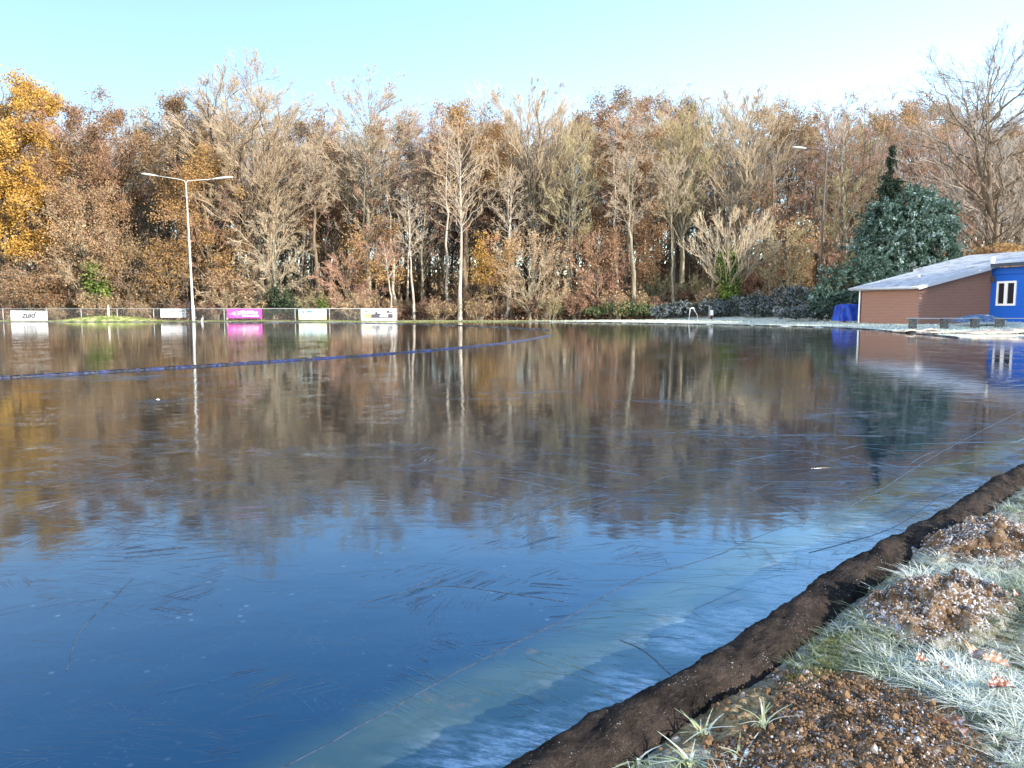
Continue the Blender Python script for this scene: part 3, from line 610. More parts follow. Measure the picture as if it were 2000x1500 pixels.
for k, (bk_, lb) in enumerate([(M_BARKG, 'slim grey stemmed tree just inside the wood edge'), (M_BARKP, 'slim pale stemmed tree just inside the wood edge'), (M_BARKD, 'slim dark stemmed tree just inside the wood edge')]):
    ms = gen_tree(330 + k, 19, 8.5, 2.4, .13, **S_(GREY, bark=bk_, n_limb=18, n_sub=7, n_twig=10, trunk_top=.95, limbk=.006, rise=.8, twig=(M_TW_GREY, M_TW_BEIGE, M_TW_ROSE)[k]))
    slim.append((ms, lb))
done = {}
for q in range(62):
    u = -60 + q * 1800 / 62 + rng.uniform(-14, 14); y = rng.uniform(75.5, 85); k = rng.choice([0, 0, 1, 2]); x = (u - 1000) / F * y; sc = rng.uniform(.8, 1.12); sx_ = sc * rng.uniform(.8, 1.5)
    if k not in done:
        e = empty('slim_tree', (x, y, zg(x, y) - .1), slim[k][1], 'tree', SG)
        for pn, me in zip(('trunk', 'crown'), slim[k][0][:2]):
            o = bpy.data.objects.new(pn, me); C.objects.link(o); o.parent = e
        e.scale = (sx_, sx_, sc); done[k] = e
    else: copy_thing(done[k], (x, y, zg(x, y) - .1), rng.rand() * 6.28, (sx_, sx_, sc))
# far-off mass of the wood
dw_ = MB(); n = 520
x = rng.uniform(-115, 115, n); y = rng.uniform(114, 150, n); hh = rng.uniform(11, 17, n); z0 = zground(x, y)
ln = rng.normal(size=(n, 2)) * .5
P = np.stack([np.stack([x, y, z0 - .3], -1), np.stack([x + ln[:, 0] * .4, y, z0 + hh * .5], -1), np.stack([x + ln[:, 0], y + ln[:, 1], z0 + hh], -1)], 1)
dw_.tubes(P, rng.uniform(.08, .22, n)[:, None] * np.array([1, .7, .25]), 5, 0, rng.rand(n))
n = 34000; x = rng.uniform(-118, 118, n); y = rng.uniform(114, 152, n); top = 18 + 9 * fbm(np.stack([x * .12, y * .1, x * 0], -1))
z = zground(x, y) + top * rng.rand(n) ** .6
a0 = np.stack([x, y, z], -1); d = nrm(rng.normal(size=(n, 3)) + np.array([0, 0, .8])) * rng.uniform(1, 2.8, n)[:, None]
dw_.tubes(np.stack([a0, a0 + d], 1), np.array([[.035, .012]]) * np.ones((n, 1)), 3, 0, rng.rand(n))
n = 46000; x = rng.uniform(-118, 118, n); y = rng.uniform(114, 152, n); z = zground(x, y) + (15 + 7 * fbm(np.stack([x * .12, y * .1, x * 0], -1))) * rng.rand(n) ** 1.3
dw_.cards(np.stack([x, y, z], -1), rng.uniform(.25, .55, n), rng, 1, rng.rand(n))
n = 36000; x = rng.uniform(-118, 118, n); y = rng.uniform(113, 128, n); z = zground(x, y) + 7.5 * rng.rand(n)
dw_.cards(np.stack([x, y, z], -1), rng.uniform(.25, .6, n), rng, 1, rng.rand(n) * .5)
tag(dw_.build('distant_wood', [M_TW_DARK, M_LF_BROWN]), 'dim brown mass of trunks and twigs behind the standing trees', 'wood', kind='stuff')

# ------------------------------------------------------------------ shrubs along the wood edge
def gen_shrub(seed, h, r, twig, leaf=None, leaf_n=0, leaf_s=.16, nst=26, arch=.5, zb=.35):
    rng = np.random.RandomState(seed); st_ = MB(); fo = MB()
    a = rng.rand(nst) * 6.28; q = rng.rand(nst) ** .6 * r
    A = np.stack([np.cos(a) * q * .35, np.sin(a) * q * .35, np.full(nst, -.1)], -1)
    E = np.stack([np.cos(a) * q, np.sin(a) * q, h * rng.uniform(.55, 1.0, nst) * (1 - .45 * (q / r) ** 2)], -1)
    M = (A + E) / 2; M[:, 2] += h * arch * .5
    PL = bez(A, M, E, 6); LL = np.linalg.norm(E - A, axis=1)
    st_.tubes(PL, .03 * np.linspace(1, .4, 6)[None] * np.ones((nst, 1)), 4)
    PS, LS, RS = branch_level(rng, PL, LL, np.full(nst, .025), 9, .15, .42, .9, .15, .5, 4, .4)
    fo.tubes(PS, np.maximum(RS, .011)[:, None] * np.linspace(1, .5, 4), 3, 0, rng.rand(len(PS)))
    PT, LT, RT = branch_level(rng, PS, LS, RS, 7, .1, .5, .9, .15, .5, 3, .2)
    fo.tubes(PT, np.maximum(RT, .009)[:, None] * np.array([1, .8, .5]), 3, 0, rng.rand(len(PT)))
    if leaf:
        k = rng.randint(0, len(PT), leaf_n); w = rng.rand(leaf_n, 1); c = PT[k, 0] * (1 - w) + PT[k, 2] * w + rng.normal(size=(leaf_n, 3)) * .08
        fo.cards(c, leaf_s * rng.uniform(.6, 1.4, leaf_n), rng, 1, np.clip(rng.rand(leaf_n) * .8 + (c[:, 2] / h) * .2, 0, 1))
    return st_.mesh('stem', M_BARKG, True), fo.mesh('foliage', [twig, leaf] if leaf else [twig])
SK = [('shrub', 'twiggy beige shrub at the foot of the wood', gen_shrub(11, 3.0, 2.0, M_TW_BEIGE, M_LF_TAN, 700)),
      ('shrub', 'rosy brown twiggy shrub at the foot of the wood', gen_shrub(12, 2.6, 1.9, M_TW_ROSE, M_LF_LITTER, 1500)),
      ('shrub', 'dark twiggy shrub at the foot of the wood', gen_shrub(13, 3.2, 2.0, M_TW_DARK, M_LF_BROWN, 1300)),
      ('shrub', 'copper leaved shrub at the foot of the wood', gen_shrub(14, 2.4, 1.8, M_TW_ROSE, M_LF_ORANGE, 1900)),
      ('shrub', 'olive twigged shrub at the foot of the wood', gen_shrub(15, 3.4, 2.2, M_TW_OLIVE, M_LF_BRAMBLEG, 260))]
firsts = {}
def put_shrub(k, x, y, sc, szz=1.0):
    nm, lb, ms = SK[k]
    if k not in firsts:
        e = empty(nm, (x, y, zg(x, y)), lb, 'shrub', 'twiggy shrubs along the foot of the wood')
        for pn, me in zip(('stem', 'foliage'), ms):
            o = bpy.data.objects.new(pn, me); C.objects.link(o); o.parent = e
        e.scale = (sc, sc, sc * szz); firsts[k] = e
    else: copy_thing(firsts[k], (x, y, zg(x, y)), rng.rand() * 6.28, (sc, sc, sc * szz))
for q in range(64):
    u = -70 + q * 1620 / 64 + rng.uniform(-10, 10); y = rng.choice([73.2, 75, 77.5, 80.5]) + rng.uniform(-.4, 1)
    put_shrub(rng.choice([0, 1, 2, 3, 4], p=[.20, .26, .36, .06, .12]), (u - 1000) / F * y, y, rng.uniform(.6, 1.1), rng.uniform(.75, 1.1))
for q in range(26):
    u = 1180 + q * 900 / 26 + rng.uniform(-12, 12); y = 79 + rng.uniform(-2, 5)
    put_shrub(rng.choice([0, 1, 2, 3, 4]), (u - 1000) / F * y, y, rng.uniform(1.0, 1.6), rng.uniform(.8, 1.1))

for q in range(90):
    u = -120 + q * 2300 / 90 + rng.uniform(-12, 12); y = rng.choice([86, 93, 101, 110]) + rng.uniform(-2, 3)
    put_shrub(rng.choice([1, 2, 2, 2]), (u - 1000) / F * y, y, rng.uniform(1.2, 1.9), rng.uniform(.8, 1.2))

def leafy_mass(name, label, cat, base, lobes, n, leafm, ls, seed, tintf, twig=M_TW_DARK, group=None, trunk_r=.12, droop=.0, shell=.55):
    """evergreen with a stem and a crown of leaf clusters filling several lobes (x, y, z, rx, ry, rz)"""
    r = np.random.RandomState(seed); e = empty(name, base, label, cat, group); tk = MB(); cr = MB()
    L = np.array(lobes, float); vol = (L[:, 3] * L[:, 5]); k = r.choice(len(L), n, p=vol / vol.sum())
    d = nrm(r.normal(size=(n, 3))); rad = (shell + (1 - shell) * r.rand(n)) * (1 + .75 * (fbm(d * 3.0 + k[:, None] * 7 + seed, 3) - .45) * 2)
    c = L[k, :3] + d * rad[:, None] * L[k, 3:6]; c = c[c[:, 2] > .05]
    g_ = fbm(c * 1.6 + seed, 3); c = c[g_ > np.quantile(g_, .32)]; n = len(c)
    # whorls: several leaves round each cluster point
    m = 7; cc = np.repeat(c, m, 0); dd = nrm(r.normal(size=(n * m, 3)) + np.array([0, 0, -droop])) * ls * .75
    tint = tintf(cc, r)
    A = cc; Bv = cc + dd; side = nrm(np.cross(dd, r.normal(size=dd.shape))) * ls * .2; mid = (A + Bv) / 2 + np.array([0, 0, ls * .12])
    v = np.stack([A, mid - side, Bv, mid + side], 1).reshape(-1, 3); cr.add(v, np.arange(len(v)).reshape(-1, 4), 0, np.repeat(tint, 4))
    for q in L:
        a = np.array([0, 0, -.2]) if trunk_r else q[:3] * .3
        tk.tubes(bez(a[None], (a * .5 + q[:3] * .5 + np.array([0, 0, -.3]))[None], q[None, :3], 6), trunk_r * np.linspace(1, .3, 6)[None], 6)
    tk.build('trunk', M_BARKD, e, True); cr.build('crown', leafm, e)
    return e
def frost_t(lo=.1, up=.6):
    def f(c, r):
        zz = c[:, 2]; t_ = r.rand(len(c)) * .55; fr = fbm(c * 1.1 + 3, 3)
        return np.clip(t_ + (np.repeat(r.rand(len(c) // 7 + 1), 7)[:len(c)] * .8 + r.rand(len(c)) * .2 < lo + up * np.clip((fr - .42) * 3, 0, 1)) * .45, 0, 1)
    return f
def px(u, v, y): x, z = xz_at(u, v, y); return x, z
def lobes_px(spec, u0, y0):
    """spec: (u, v, dy, hw px, hh px); lobes relative to a base point under u0"""
    bx = (u0 - 1000) / F * y0; bz = zg(bx, y0); out = []
    for u, v, dy, hw, hh in spec:
        x, z = xz_at(u, v, y0 + dy); out.append((x - bx, dy, z - bz, hw / F * y0, hw / F * y0 * .8, hh / F * y0))
    return (bx, y0, bz), out
b_, l_ = lobes_px([(1775, 455, 0, 78, 62), (1720, 480, 0, 62, 58), (1830, 480, 0, 52, 55), (1790, 395, 0, 45, 35), (1760, 520, 0, 85, 40), (1735, 430, 0, 52, 42), (1835, 430, 1, 40, 45)], 1770, 64)
leafy_mass('laurel_tree', 'big rounded evergreen laurel with frosted leaves behind the brick wall', 'tree', b_, l_, 8000, M_LF_LAUREL, .38, 31, frost_t(.16, .8), droop=.5)
b_, l_ = lobes_px([(1650, 560, 0, 52, 42), (1700, 535, 0, 50, 40), (1610, 585, -1, 38, 28), (1690, 585, -1, 55, 30)], 1660, 62)
leafy_mass('laurel_tree', 'low dark green laurel spreading left of the brick wall', 'tree', b_, l_, 4600, M_LF_LAUREL, .26, 32, frost_t(.06, .4), droop=.6)
b_, l_ = lobes_px([(1743, 297, 0, 6, 14), (1741, 322, 0, 12, 20), (1742, 352, 0, 21, 24), (1736, 388, 0, 29, 28), (1735, 430, 0, 30, 34), (1735, 480, 0, 36, 40)], 1740, 72)
leafy_mass('conifer_tree', 'narrow dark conifer standing behind the rounded laurel', 'tree', b_, l_, 3600, M_LF_CONIFER, .34, 33, lambda c, r: r.rand(len(c)) * .8, droop=.8, shell=.3)
b_, l_ = lobes_px([(545, 578, 0, 28, 24), (560, 600, 0, 30, 16), (530, 598, 0, 26, 18)], 545, 73)
leafy_mass('holly_shrub', 'dark green holly between the magenta and pale blue banners', 'shrub', b_, l_, 1500, M_LF_HOLLY, .2, 34, lambda c, r: r.rand(len(c)), trunk_r=.05)
b_, l_ = lobes_px([(630, 590, 0, 9, 22)], 630, 72.6)
leafy_mass('ivy_shrub', 'small bright ivy clump behind the pale blue banner', 'shrub', b_, l_, 180, M_LF_IVY, .2, 35, lambda c, r: r.rand(len(c)), trunk_r=.03)
b_, l_ = lobes_px([(1210, 602, 0, 34, 14), (1255, 605, 0, 34, 13), (1165, 608, 0, 24, 9)], 1210, 72.2)
leafy_mass('bramble_shrub', 'low green bramble at the wood foot left of the white hoop', 'shrub', b_, l_, 1500, M_LF_BRAMBLEG, .2, 36, lambda c, r: r.rand(len(c)), trunk_r=.03)
for (us, yb, seed, lab) in [([(1330, 604, 0, 32, 14), (1295, 608, 0, 24, 12)], 71.5, 41, 'frosted bramble clump just behind the white hoop'),
                            ([(1390, 603, 0, 36, 18), (1430, 601, 0, 36, 20)], 71, 42, 'frosted bramble thicket behind the post with the white sign'),
                            ([(1480, 598, 0, 42, 24), (1525, 593, 0, 42, 29)], 69, 43, 'frosted bramble thicket in the middle of the shaded bank'),
                            ([(1562, 588, 0, 38, 33), (1600, 600, -1, 36, 22)], 66.5, 44, 'tall frosted bramble thicket left of the blue tarpaulin'),
                            ([(1560, 610, -2, 42, 12), (1610, 612, -2, 30, 11)], 64, 45, 'low frosted bramble fringe left of the blue tarpaulin')]:
    b_, l_ = lobes_px(us, us[0][0], yb)
    leafy_mass('bramble_shrub', lab, 'shrub', b_, l_, 2600, M_LF_BRAMBLE, .2, seed, frost_t(.5, .6), trunk_r=.03, droop=.2)
for k_, (x_, y_, h_) in enumerate([(46, 37, 11.5), (52, 38.5, 11.5), (45, 30.5, 10), (58, 41, 12.5), (40, 30.6, 8.5)]):  # added unseen evergreens, placed and sized to shade clubhouse, benches and bramble bank
    z_ = zg(x_, y_)
    leafy_mass('pine_tree', ['dense evergreen beside the clubhouse outside the right edge', 'tall dense evergreen behind the clubhouse outside the right edge', 'lower evergreen by the bank outside the right edge', 'tallest evergreen farthest outside the right edge', 'small evergreen nearest the ice corner outside the right edge'][k_], 'tree', (x_, y_, z_),
               [(0, 0, h_ * .25, 3.6, 3.6, h_ * .25), (0, 0, h_ * .5, 3.4, 3.4, h_ * .28), (0, 0, h_ * .75, 2.6, 2.6, h_ * .25), (.5, .5, h_ * .4, 3.6, 3.6, h_ * .2)], 3600, M_LF_CONIFER, .55, 60 + k_, lambda c, r: r.rand(len(c)), shell=.2, trunk_r=.25)
# leafy ground cover under the trees
n = 26000; x = rng.uniform(-75, 62, n); y = rng.uniform(72.3, 92, n); z = zground(x, y) + rng.rand(n) ** 2 * .5
lt = MB(); lt.cards(np.stack([x, y, z], -1), rng.uniform(.1, .25, n), rng, 0, rng.rand(n))
tag(lt.build('leaf_litter', M_LF_LITTER), 'fallen brown leaves on the floor of the wood', 'leaves', kind='stuff')

# ------------------------------------------------------------------ fence, banners, lamps
M_STEEL = mat('galvanised', (0.36, 0.37, 0.37), 0.5, 0.4, 0.2)
M_WHITE = mat('white_paint', (0.78, 0.78, 0.76), 0.5, 0.4)
YF = 71.2
fence = empty('fence', ((-30.0), YF, zg(-30, YF)), 'low steel mesh fence along the far bank', 'fence')
def rel(o, pts): return [tuple(np.array(p) - np.array(o.location)) for p in pts]
xs_p = [(u - 1000) / F * YF for u in (-60, 10, 95, 162, 232, 303, 382, 440, 512, 578, 645, 706, 776)]
b = MB(); b.rod(rel(fence, [(xs_p[0], YF, 1.2), (xs_p[-1], YF, 1.2)]), .028, 8); b.build('top_rail', M_STEEL, fence, True)
for xx in xs_p:
    b = MB(); b.rod(rel(fence, [(xx, YF, zg(xx, YF) - .2), (xx, YF, 1.22)]), .036, 8); b.build('post', M_STEEL, fence, True)
b = MB(); W = xs_p[-1] - xs_p[0]; nd = int(W / .22); zlo = .12
for sgn in (1, -1):
    x0 = xs_p[0] + np.arange(nd) * .22; x1 = x0 + sgn * 1.06; P = np.stack([np.stack([x0, x0 * 0 + YF + .02, x0 * 0 + zlo], -1), np.stack([x1, x0 * 0 + YF + .02 + .006 * sgn, x0 * 0 + 1.18], -1)], 1) - np.array(fence.location)
    b.tubes(P, np.full((nd, 2), .0045), 3)
b.build('wire_mesh', M_STEEL, fence)

def text_mesh(body, size, mat_, shear=0, bold=0.0, align='LEFT'):
    cu = bpy.data.curves.new('lettering', 'FONT'); cu.body = body; cu.size = size; cu.shear = shear; cu.align_x = align; cu.offset = bold; cu.extrude = .004
    o = bpy.data.objects.new('lettering', cu); C.objects.link(o); bpy.context.view_layer.update()
    me = bpy.data.meshes.new_from_object(o.evaluated_get(bpy.context.evaluated_depsgraph_get())); bpy.data.objects.remove(o)
    me.materials.clear(); me.materials.append(mat_); return me
YB = YF - .08
def banner(name, label, u0, u1, v0, v1, m, tilt=0.0):
    xa, zt = xz_at(u0, v0, YB); xb, zb = xz_at(u1, v1, YB); w, hh = xb - xa, zt - zb
    e = empty(name, (xa, YB, zb), label, 'banner'); e.rotation_euler = (0, tilt, 0)
    n = 24; xx = np.linspace(0, w, n); zz = np.linspace(0, hh, 8)
    GX, GZ = np.meshgrid(xx, zz, indexing='ij'); GY = .012 * np.sin(GX * 5) * np.sin(GZ * 3)
    f = MB(); V = np.stack([GX, GY, GZ], -1).reshape(-1, 3); i = np.arange(n - 1)[:, None] * 8; j = np.arange(7)[None]
    q = np.stack([i + j, i + 8 + j, i + 9 + j, i + 1 + j], -1).reshape(-1, 4); f.add(V, q)
    V2 = V + np.array([0, .02, 0]); f.add(V2, q[:, ::-1]); f.build('sheet', m, e, True)
    return e, w, hh
def letters(e, body, x, z, size, m, shear=0, bold=0, align='LEFT', width=None):
    me = text_mesh(body, size, m, shear, bold, align); o = bpy.data.objects.new('lettering', me); C.objects.link(o); o.parent = e
    o.location = (x, -.035, z); o.rotation_euler = (math.pi / 2, 0, 0)
    if width:
        xsv = [v.co.x for v in me.vertices]; o.scale = (width / (max(xsv) - min(xsv)), 1, 1)
    return o
def marks(e, name, boxes, m):
    b = MB()
    for x0, z0, x1, z1 in boxes: b.box((x0, -.045, z0), (x1, -.025, z1))
    return b.build(name, m, e)
M_BW = mat('banner_white', (0.62, 0.63, 0.65), 0.5, 0.3); M_INK = mat('grey_ink', (0.06, 0.06, 0.08), 0.6); M_INKL = mat('light_grey_ink', (0.20, 0.21, 0.23), 0.6)
M_PINK = mat('banner_magenta', (0.5, 0.07, 0.38), 0.5, 0.3); t = NT(M_PINK); t.color(t.mix(t.rng(t.noise(t.obj(), 1.2, 2), .3, .7), (0.46, 0.05, 0.36), (0.54, 0.10, 0.40)))
e, w, hh = banner('banner', 'plain white banner with a grey slanted word at left', 20, 93, 606.5, 627, M_BW, .015)
letters(e, 'zuid', w * .31, hh * .33, 1.02 * .8, M_INK, .32, .016, width=w * .40)
e, w, hh = banner('banner', 'white banner with small grey lines left of the lamp pole', 313, 364, 603.5, 620, M_BW)
for a_, b_ in ((.37, .415), (.425, .455), (.465, .51), (.52, .545), (.555, .60), (.64, .675), (.685, .70), (.72, .76), (.77, .80), (.81, .85), (.86, .885), (.895, .94)): marks(e, 'text_line', [(w * a_, hh * .70, w * b_, hh * .86)], M_INKL)
marks(e, 'text_line', [(w * .37, hh * .46, w * .94, hh * .49), (w * .37, hh * .34, w * .94, hh * .375), (w * .37, hh * .12, w * .92, hh * .17), (w * .12, hh * .12, w * .34, hh * .14)], M_INKL)
marks(e, 'emblem', [(w * .13, hh * .40, w * .155, hh * .62), (w * .155, hh * .58, w * .26, hh * .62), (w * .19, hh * .42, w * .215, hh * .54), (w * .24, hh * .38, w * .29, hh * .43)], M_INKL)
e, w, hh = banner('banner', 'magenta banner with white lettering', 443, 512, 603.5, 621.5, M_PINK)
letters(e, 'BitWise', w * .44, hh * .42, .52, M_WHITE, 0, .010, width=w * .43)
for a_, b_ in ((.44, .52), (.53, .545), (.56, .64), (.65, .71), (.72, .80), (.81, .91)): marks(e, 'text_line', [(w * a_, hh * .20, w * b_, hh * .31)], M_WHITE)
b = MB(); a = np.linspace(0, 2 * np.pi, 25)
cx, cz = w * .375, hh * .56
b.tubes(np.stack([cx + .155 * np.cos(a), a * 0 - .035, cz + .155 * np.sin(a)], -1)[None], np.full((1, 25), .03), 5)
b.rod([(cx - .03, -.035, cz - .05), (cx + .05, -.035, cz + .05)], .03, 5); b.rod([(cx + .11, -.035, cz + .1), (cx + .2, -.035, cz + .22)], .025, 5); b.build('emblem', M_WHITE, e)
marks(e, 'text_line', [(w * .18, hh * .66, w * .25, hh * .70), (w * .14, hh * .54, w * .25, hh * .58), (w * .08, hh * .42, w * .25, hh * .46), (w * .19, hh * .30, w * .25, hh * .34), (w * .288, hh * .14, w * .296, hh * .86)], M_WHITE)
M_SKY = mat('banner_pale_blue', (0.5, 0.7, 0.75), 0.5, 0.3); t = NT(M_SKY); ob = t.obj(); s3 = t.new('ShaderNodeSeparateXYZ'); t.l.new(ob, s3.inputs[0])
c1 = t.mix(t.rng(s3.outputs[2], .1, .9), (0.62, 0.66, 0.34), (0.40, 0.66, 0.74)); c1 = t.mix(t.rng(t.noise(ob, 2.5, 3), .45, .65), c1, (0.78, 0.80, 0.74)); c1 = t.mix(t.math('MULTIPLY', t.rng(s3.outputs[0], 2.0, 2.6), t.rng(s3.outputs[2], .5, .1)), c1, (0.75, 0.66, 0.22)); t.color(c1)
M_BLUEINK = mat('blue_ink', (0.04, 0.25, 0.50), 0.5)
e, w, hh = banner('banner', 'pale blue and yellow banner with a blue arrow shape', 583, 638, 604.5, 624.5, M_SKY)
b = MB(); b.add([(w*.06, -.03, hh*.86), (w*.12, -.03, hh*.62), (w*.20, -.03, hh*.60), (w*.20, -.03, hh*.84)], [(0, 1, 2, 3)]); b.add([(w*.06, -.034, hh*.94), (w*.09, -.034, hh*.96), (w*.30, -.034, hh*.06), (w*.25, -.034, hh*.06)], [(0, 3, 2, 1)], 1); b.build('emblem', [M_BLUEINK, M_BW], e)
for a_, b_ in ((.31, .335), (.345, .37), (.38, .42), (.43, .46), (.47, .50)): marks(e, 'text_line', [(w * a_, hh * .72, w * b_, hh * .86)], M_BLUEINK)
marks(e, 'drawing', [(w*.80, hh*.36, w*.86, hh*.84), (w*.84, hh*.30, w*.89, hh*.66), (w*.34, hh*.14, w*.37, hh*.44), (w*.42, hh*.16, w*.445, hh*.52), (w*.5, hh*.2, w*.52, hh*.6), (w*.58, hh*.16, w*.60, hh*.7), (w*.66, hh*.2, w*.68, hh*.5)], mat('grey_blue_ink', (0.42, 0.52, 0.52), .6))
e, w, hh = banner('banner', 'white framed banner with a dark photographic strip', 706, 774, 603, 627, M_BW)
marks(e, 'photo_strip', [(w*.09, hh*.26, w*.28, hh*.62)], mat('photo_tan', (0.55, 0.32, 0.18), .6))
M_PD = mat('photo_dark', (0.08, 0.075, 0.09), .6)
for q_ in [(w*.284, hh*.26, w*.52, hh*.50), (w*.40, hh*.502, w*.46, hh*.74), (w*.52, hh*.26, w*.90, hh*.32), (w*.56, hh*.40, w*.76, hh*.44), (w*.77, hh*.325, w*.90, hh*.58), (w*.74, hh*.66, w*.80, hh*.86), (w*.80, hh*.68, w*.90, hh*.74), (w*.10, hh*.76, w*.19, hh*.82), (w*.30, hh*.502, w*.39, hh*.56), (w*.47, hh*.502, w*.56, hh*.62)]: marks(e, 'photo_strip', [q_], M_PD)

M_GALV = mat('lamp_pole_paint', (0.50, 0.50, 0.49), 0.45, 0.4)
M_BOX = mat('dark_box', (0.03, 0.03, 0.04), 0.6)
def lamp_head(parent, p, d, length, wd):
    d = nrm(np.array(d, float)); s_ = nrm(np.cross(d, [0, 0, 1])); u_ = np.cross(s_, d)
    b = MB(); K = 7; tt = np.linspace(0, 1, K)
    prof = np.array([.25, .62, .95, 1, 1, .92, .5]); S = 8; a = np.arange(S) * 2 * np.pi / S
    ring = np.array(p)[None, None] + d * (tt * length)[:, None, None] + (np.cos(a)[None, :, None] * s_ * wd * .5 + np.sin(a)[None, :, None] * u_ * wd * .27) * prof[:, None, None]
    k = np.arange(K - 1)[:, None] * S; j = np.arange(S)[None]
    b.add(ring.reshape(-1, 3), np.stack([k + j, k + (j + 1) % S, k + S + (j + 1) % S, k + S + j], -1).reshape(-1, 4))
    b.f.append(np.arange(S)[None, ::-1]); b.m.append(np.array([0])); b.f.append((np.arange(S) + (K - 1) * S)[None]); b.m.append(np.array([0]))
    return b.build('lamp_head', M_GALV, parent, True)
yl = 70.3; xb, _ = xz_at(378, 626, yl); _, zt = xz_at(362, 356, yl); zb = zg(xb, yl)
e = empty('lamp_post', (xb, yl, zb), 'tall pale lamp post with two arms on the far bank', 'lamp post')
xt = xz_at(377.5, 356, yl)[0]; Ht = zt - zb
xtop = xz_at(363, 356, yl)[0] - xb
b = MB(); b.rod([(0, 0, -.3), (0, 0, 1.4), (xtop * .12, 0, 1.5), (xtop * .5, 0, Ht * .55), (xtop, 0, Ht)], [.15, .15, .105, .085, .05], 12); b.build('pole', M_GALV, e, True)
b = MB(); b.rod([(xtop, 0, Ht - .1), (xtop - .15, -.02, Ht + .15), (xtop - .6, -.1, Ht + .26), (xtop - 2.4, -.4, Ht + .5)], .035, 8); b.build('arm', M_GALV, e, True)
b = MB(); b.rod([(xtop, 0, Ht - .1), (xtop + .15, .05, Ht + .12), (xtop + .5, .1, Ht + .17), (xtop + 2.2, .2, Ht + .3)], .035, 8); b.build('arm', M_GALV, e, True)
lamp_head(e, (xtop - 2.3, -.38, Ht + .49), (-1, -.4, .1), 1.35, .40); lamp_head(e, (xtop + 2.1, .2, Ht + .28), (1, -.05, .1), 2.1, .46)
b = MB(); b.box((-.42, .05, .05), (-.16, .35, 1.75)); b.build('switch_box', M_BOX, e)  # switch box, its dark block also standing for the pole foot's shaded side
yl = 67; xb, zt = xz_at(1612, 292, yl); zb = zg(xb, yl)
e = empty('lamp_post', (xb, yl, zb), 'single armed lamp post standing among the trees at right', 'lamp post'); Ht = zt - zb
M_POLE2 = mat('weathered_pole', (0.09, 0.08, 0.075), .6)
b = MB(); b.rod([(0, 0, -.3), (0, 0, Ht * .5), (.12, 0, Ht - .5), (.10, 0, Ht - .2), (-.15, 0, Ht - .02), (-.6, 0, Ht + .03), (-1.7, 0, Ht + .1)], [.10, .08, .06, .06, .055, .05, .045], 10); b.build('pole', M_POLE2, e, True)
lamp_head(e, (-1.6, 0, Ht + .1), (-1, -.1, .06), 1.3, .38)

# white post in front of the mesh, and a leaning white stub by the lamp
xw, _ = xz_at(211, 617, 70.5); b = MB(); b.rod([(0, 0, -.2), (0, 0, 1.36)], .075, 10); b.rod([(0, 0, 1.355), (0, 0, 1.40)], .085, 10)
tag(b.build('post', M_WHITE, loc=(xw, 70.6, zg(xw, 70.6)), smooth=True), 'thick white post standing on the grass mound', 'post')
xw, _ = xz_at(394, 626, 70.2); b = MB(); b.rod([(0, 0, -.05), (.03, 0, .12), (.10, 0, .33)], [.10, .09, .05], 8)
tag(b.build('stub', M_WHITE, loc=(xw, 70.2, zg(xw, 70.2)), smooth=True), 'small white leaning stub beside the lamp post foot', 'stub')

# grass mound on the far bank
xm0 = xz_at(95, 626, 69.9)[0]; xm1 = xz_at(325, 626, 69.9)[0]; n, m_ = 140, 30
gx = np.linspace(xm0 - 1, xm1 + 2, n); gy = np.linspace(69.25, 72.6, m_); GX, GY = np.meshgrid(gx, gy, indexing='ij')
tt = (GX - xm0) / (xm1 - xm0); pr = np.clip(np.sin(np.pi * np.clip(tt, 0, 1) ** .92), 0, 1) ** 1.3
yy = np.clip(1 - ((GY - 70.6) / 1.45) ** 2, 0, 1); GZ = zground(GX, GY) - .04 + pr * yy * .52 + (fbm(np.stack([GX * 5, GY * 5, GX * 0], -1)) - .47) * .10 * yy
gm = MB(); i = np.arange(n - 1)[:, None] * m_; j = np.arange(m_ - 1)[None]
gm.add(np.stack([GX, GY, GZ], -1).reshape(-1, 3), np.stack([i + j, i + m_ + j, i + m_ + 1 + j, i + 1 + j], -1).reshape(-1, 4))
M_MOUND = mat('mound_grass', (.3, .33, .1), .95, .1); t = NT(M_MOUND); P = t.pos(); t.color(t.mix(t.rng(t.noise(P, 2.5, 5), .38, .62), (0.17, 0.22, 0.06), (0.50, 0.50, 0.22))); t.normal(t.bump(t.noise(P, 9, 5), 1, .1))
tag(gm.build('mound', M_MOUND, smooth=True), kind='structure')

# hoop and sign post on the right bank
def stand(u, v, y): x, _ = xz_at(u, v, y); return x, y, zg(x, y)
M_FROSTW = mat('frosted_white', (0.66, 0.68, 0.72), .7)
x, y, z = stand(1352, 620, 69.5); e = empty('hoop', (x, y, z), 'frosted inverted V hoop before the frosted brambles', 'hoop')
b = MB(); b.rod([(-.32, 0, -.1), (-.20, 0, .98)], .025, 8); b.build('leg', M_FROSTW, e, True)
b = MB(); b.rod([(.10, 0, 1.0), (.48, 0, .40), (.49, 0, .05)], .025, 8); b.build('leg', M_FROSTW, e, True)
b = MB(); b.rod([(-.25, 0, .97), (-.1, 0, 1.05), (.05, 0, 1.07), (.16, 0, 1.04)], [.03, .06, .06, .04], 8); b.build('top_bar', M_FROSTW, e, True)
x, y, z = stand(1385, 620, 69.3); e = empty('sign_post', (x, y, z), 'grey post with a small white sign beside the brambles', 'sign')
b = MB(); b.box((-.05, -.05, -.2), (.05, .05, 1.22)); b.build('post', mat('grey_wood', (.25, .25, .24), .8), e)
b = MB(); b.box((.06, -.09, .36), (.34, -.055, .84)); b.build('sign_board', M_WHITE, e)
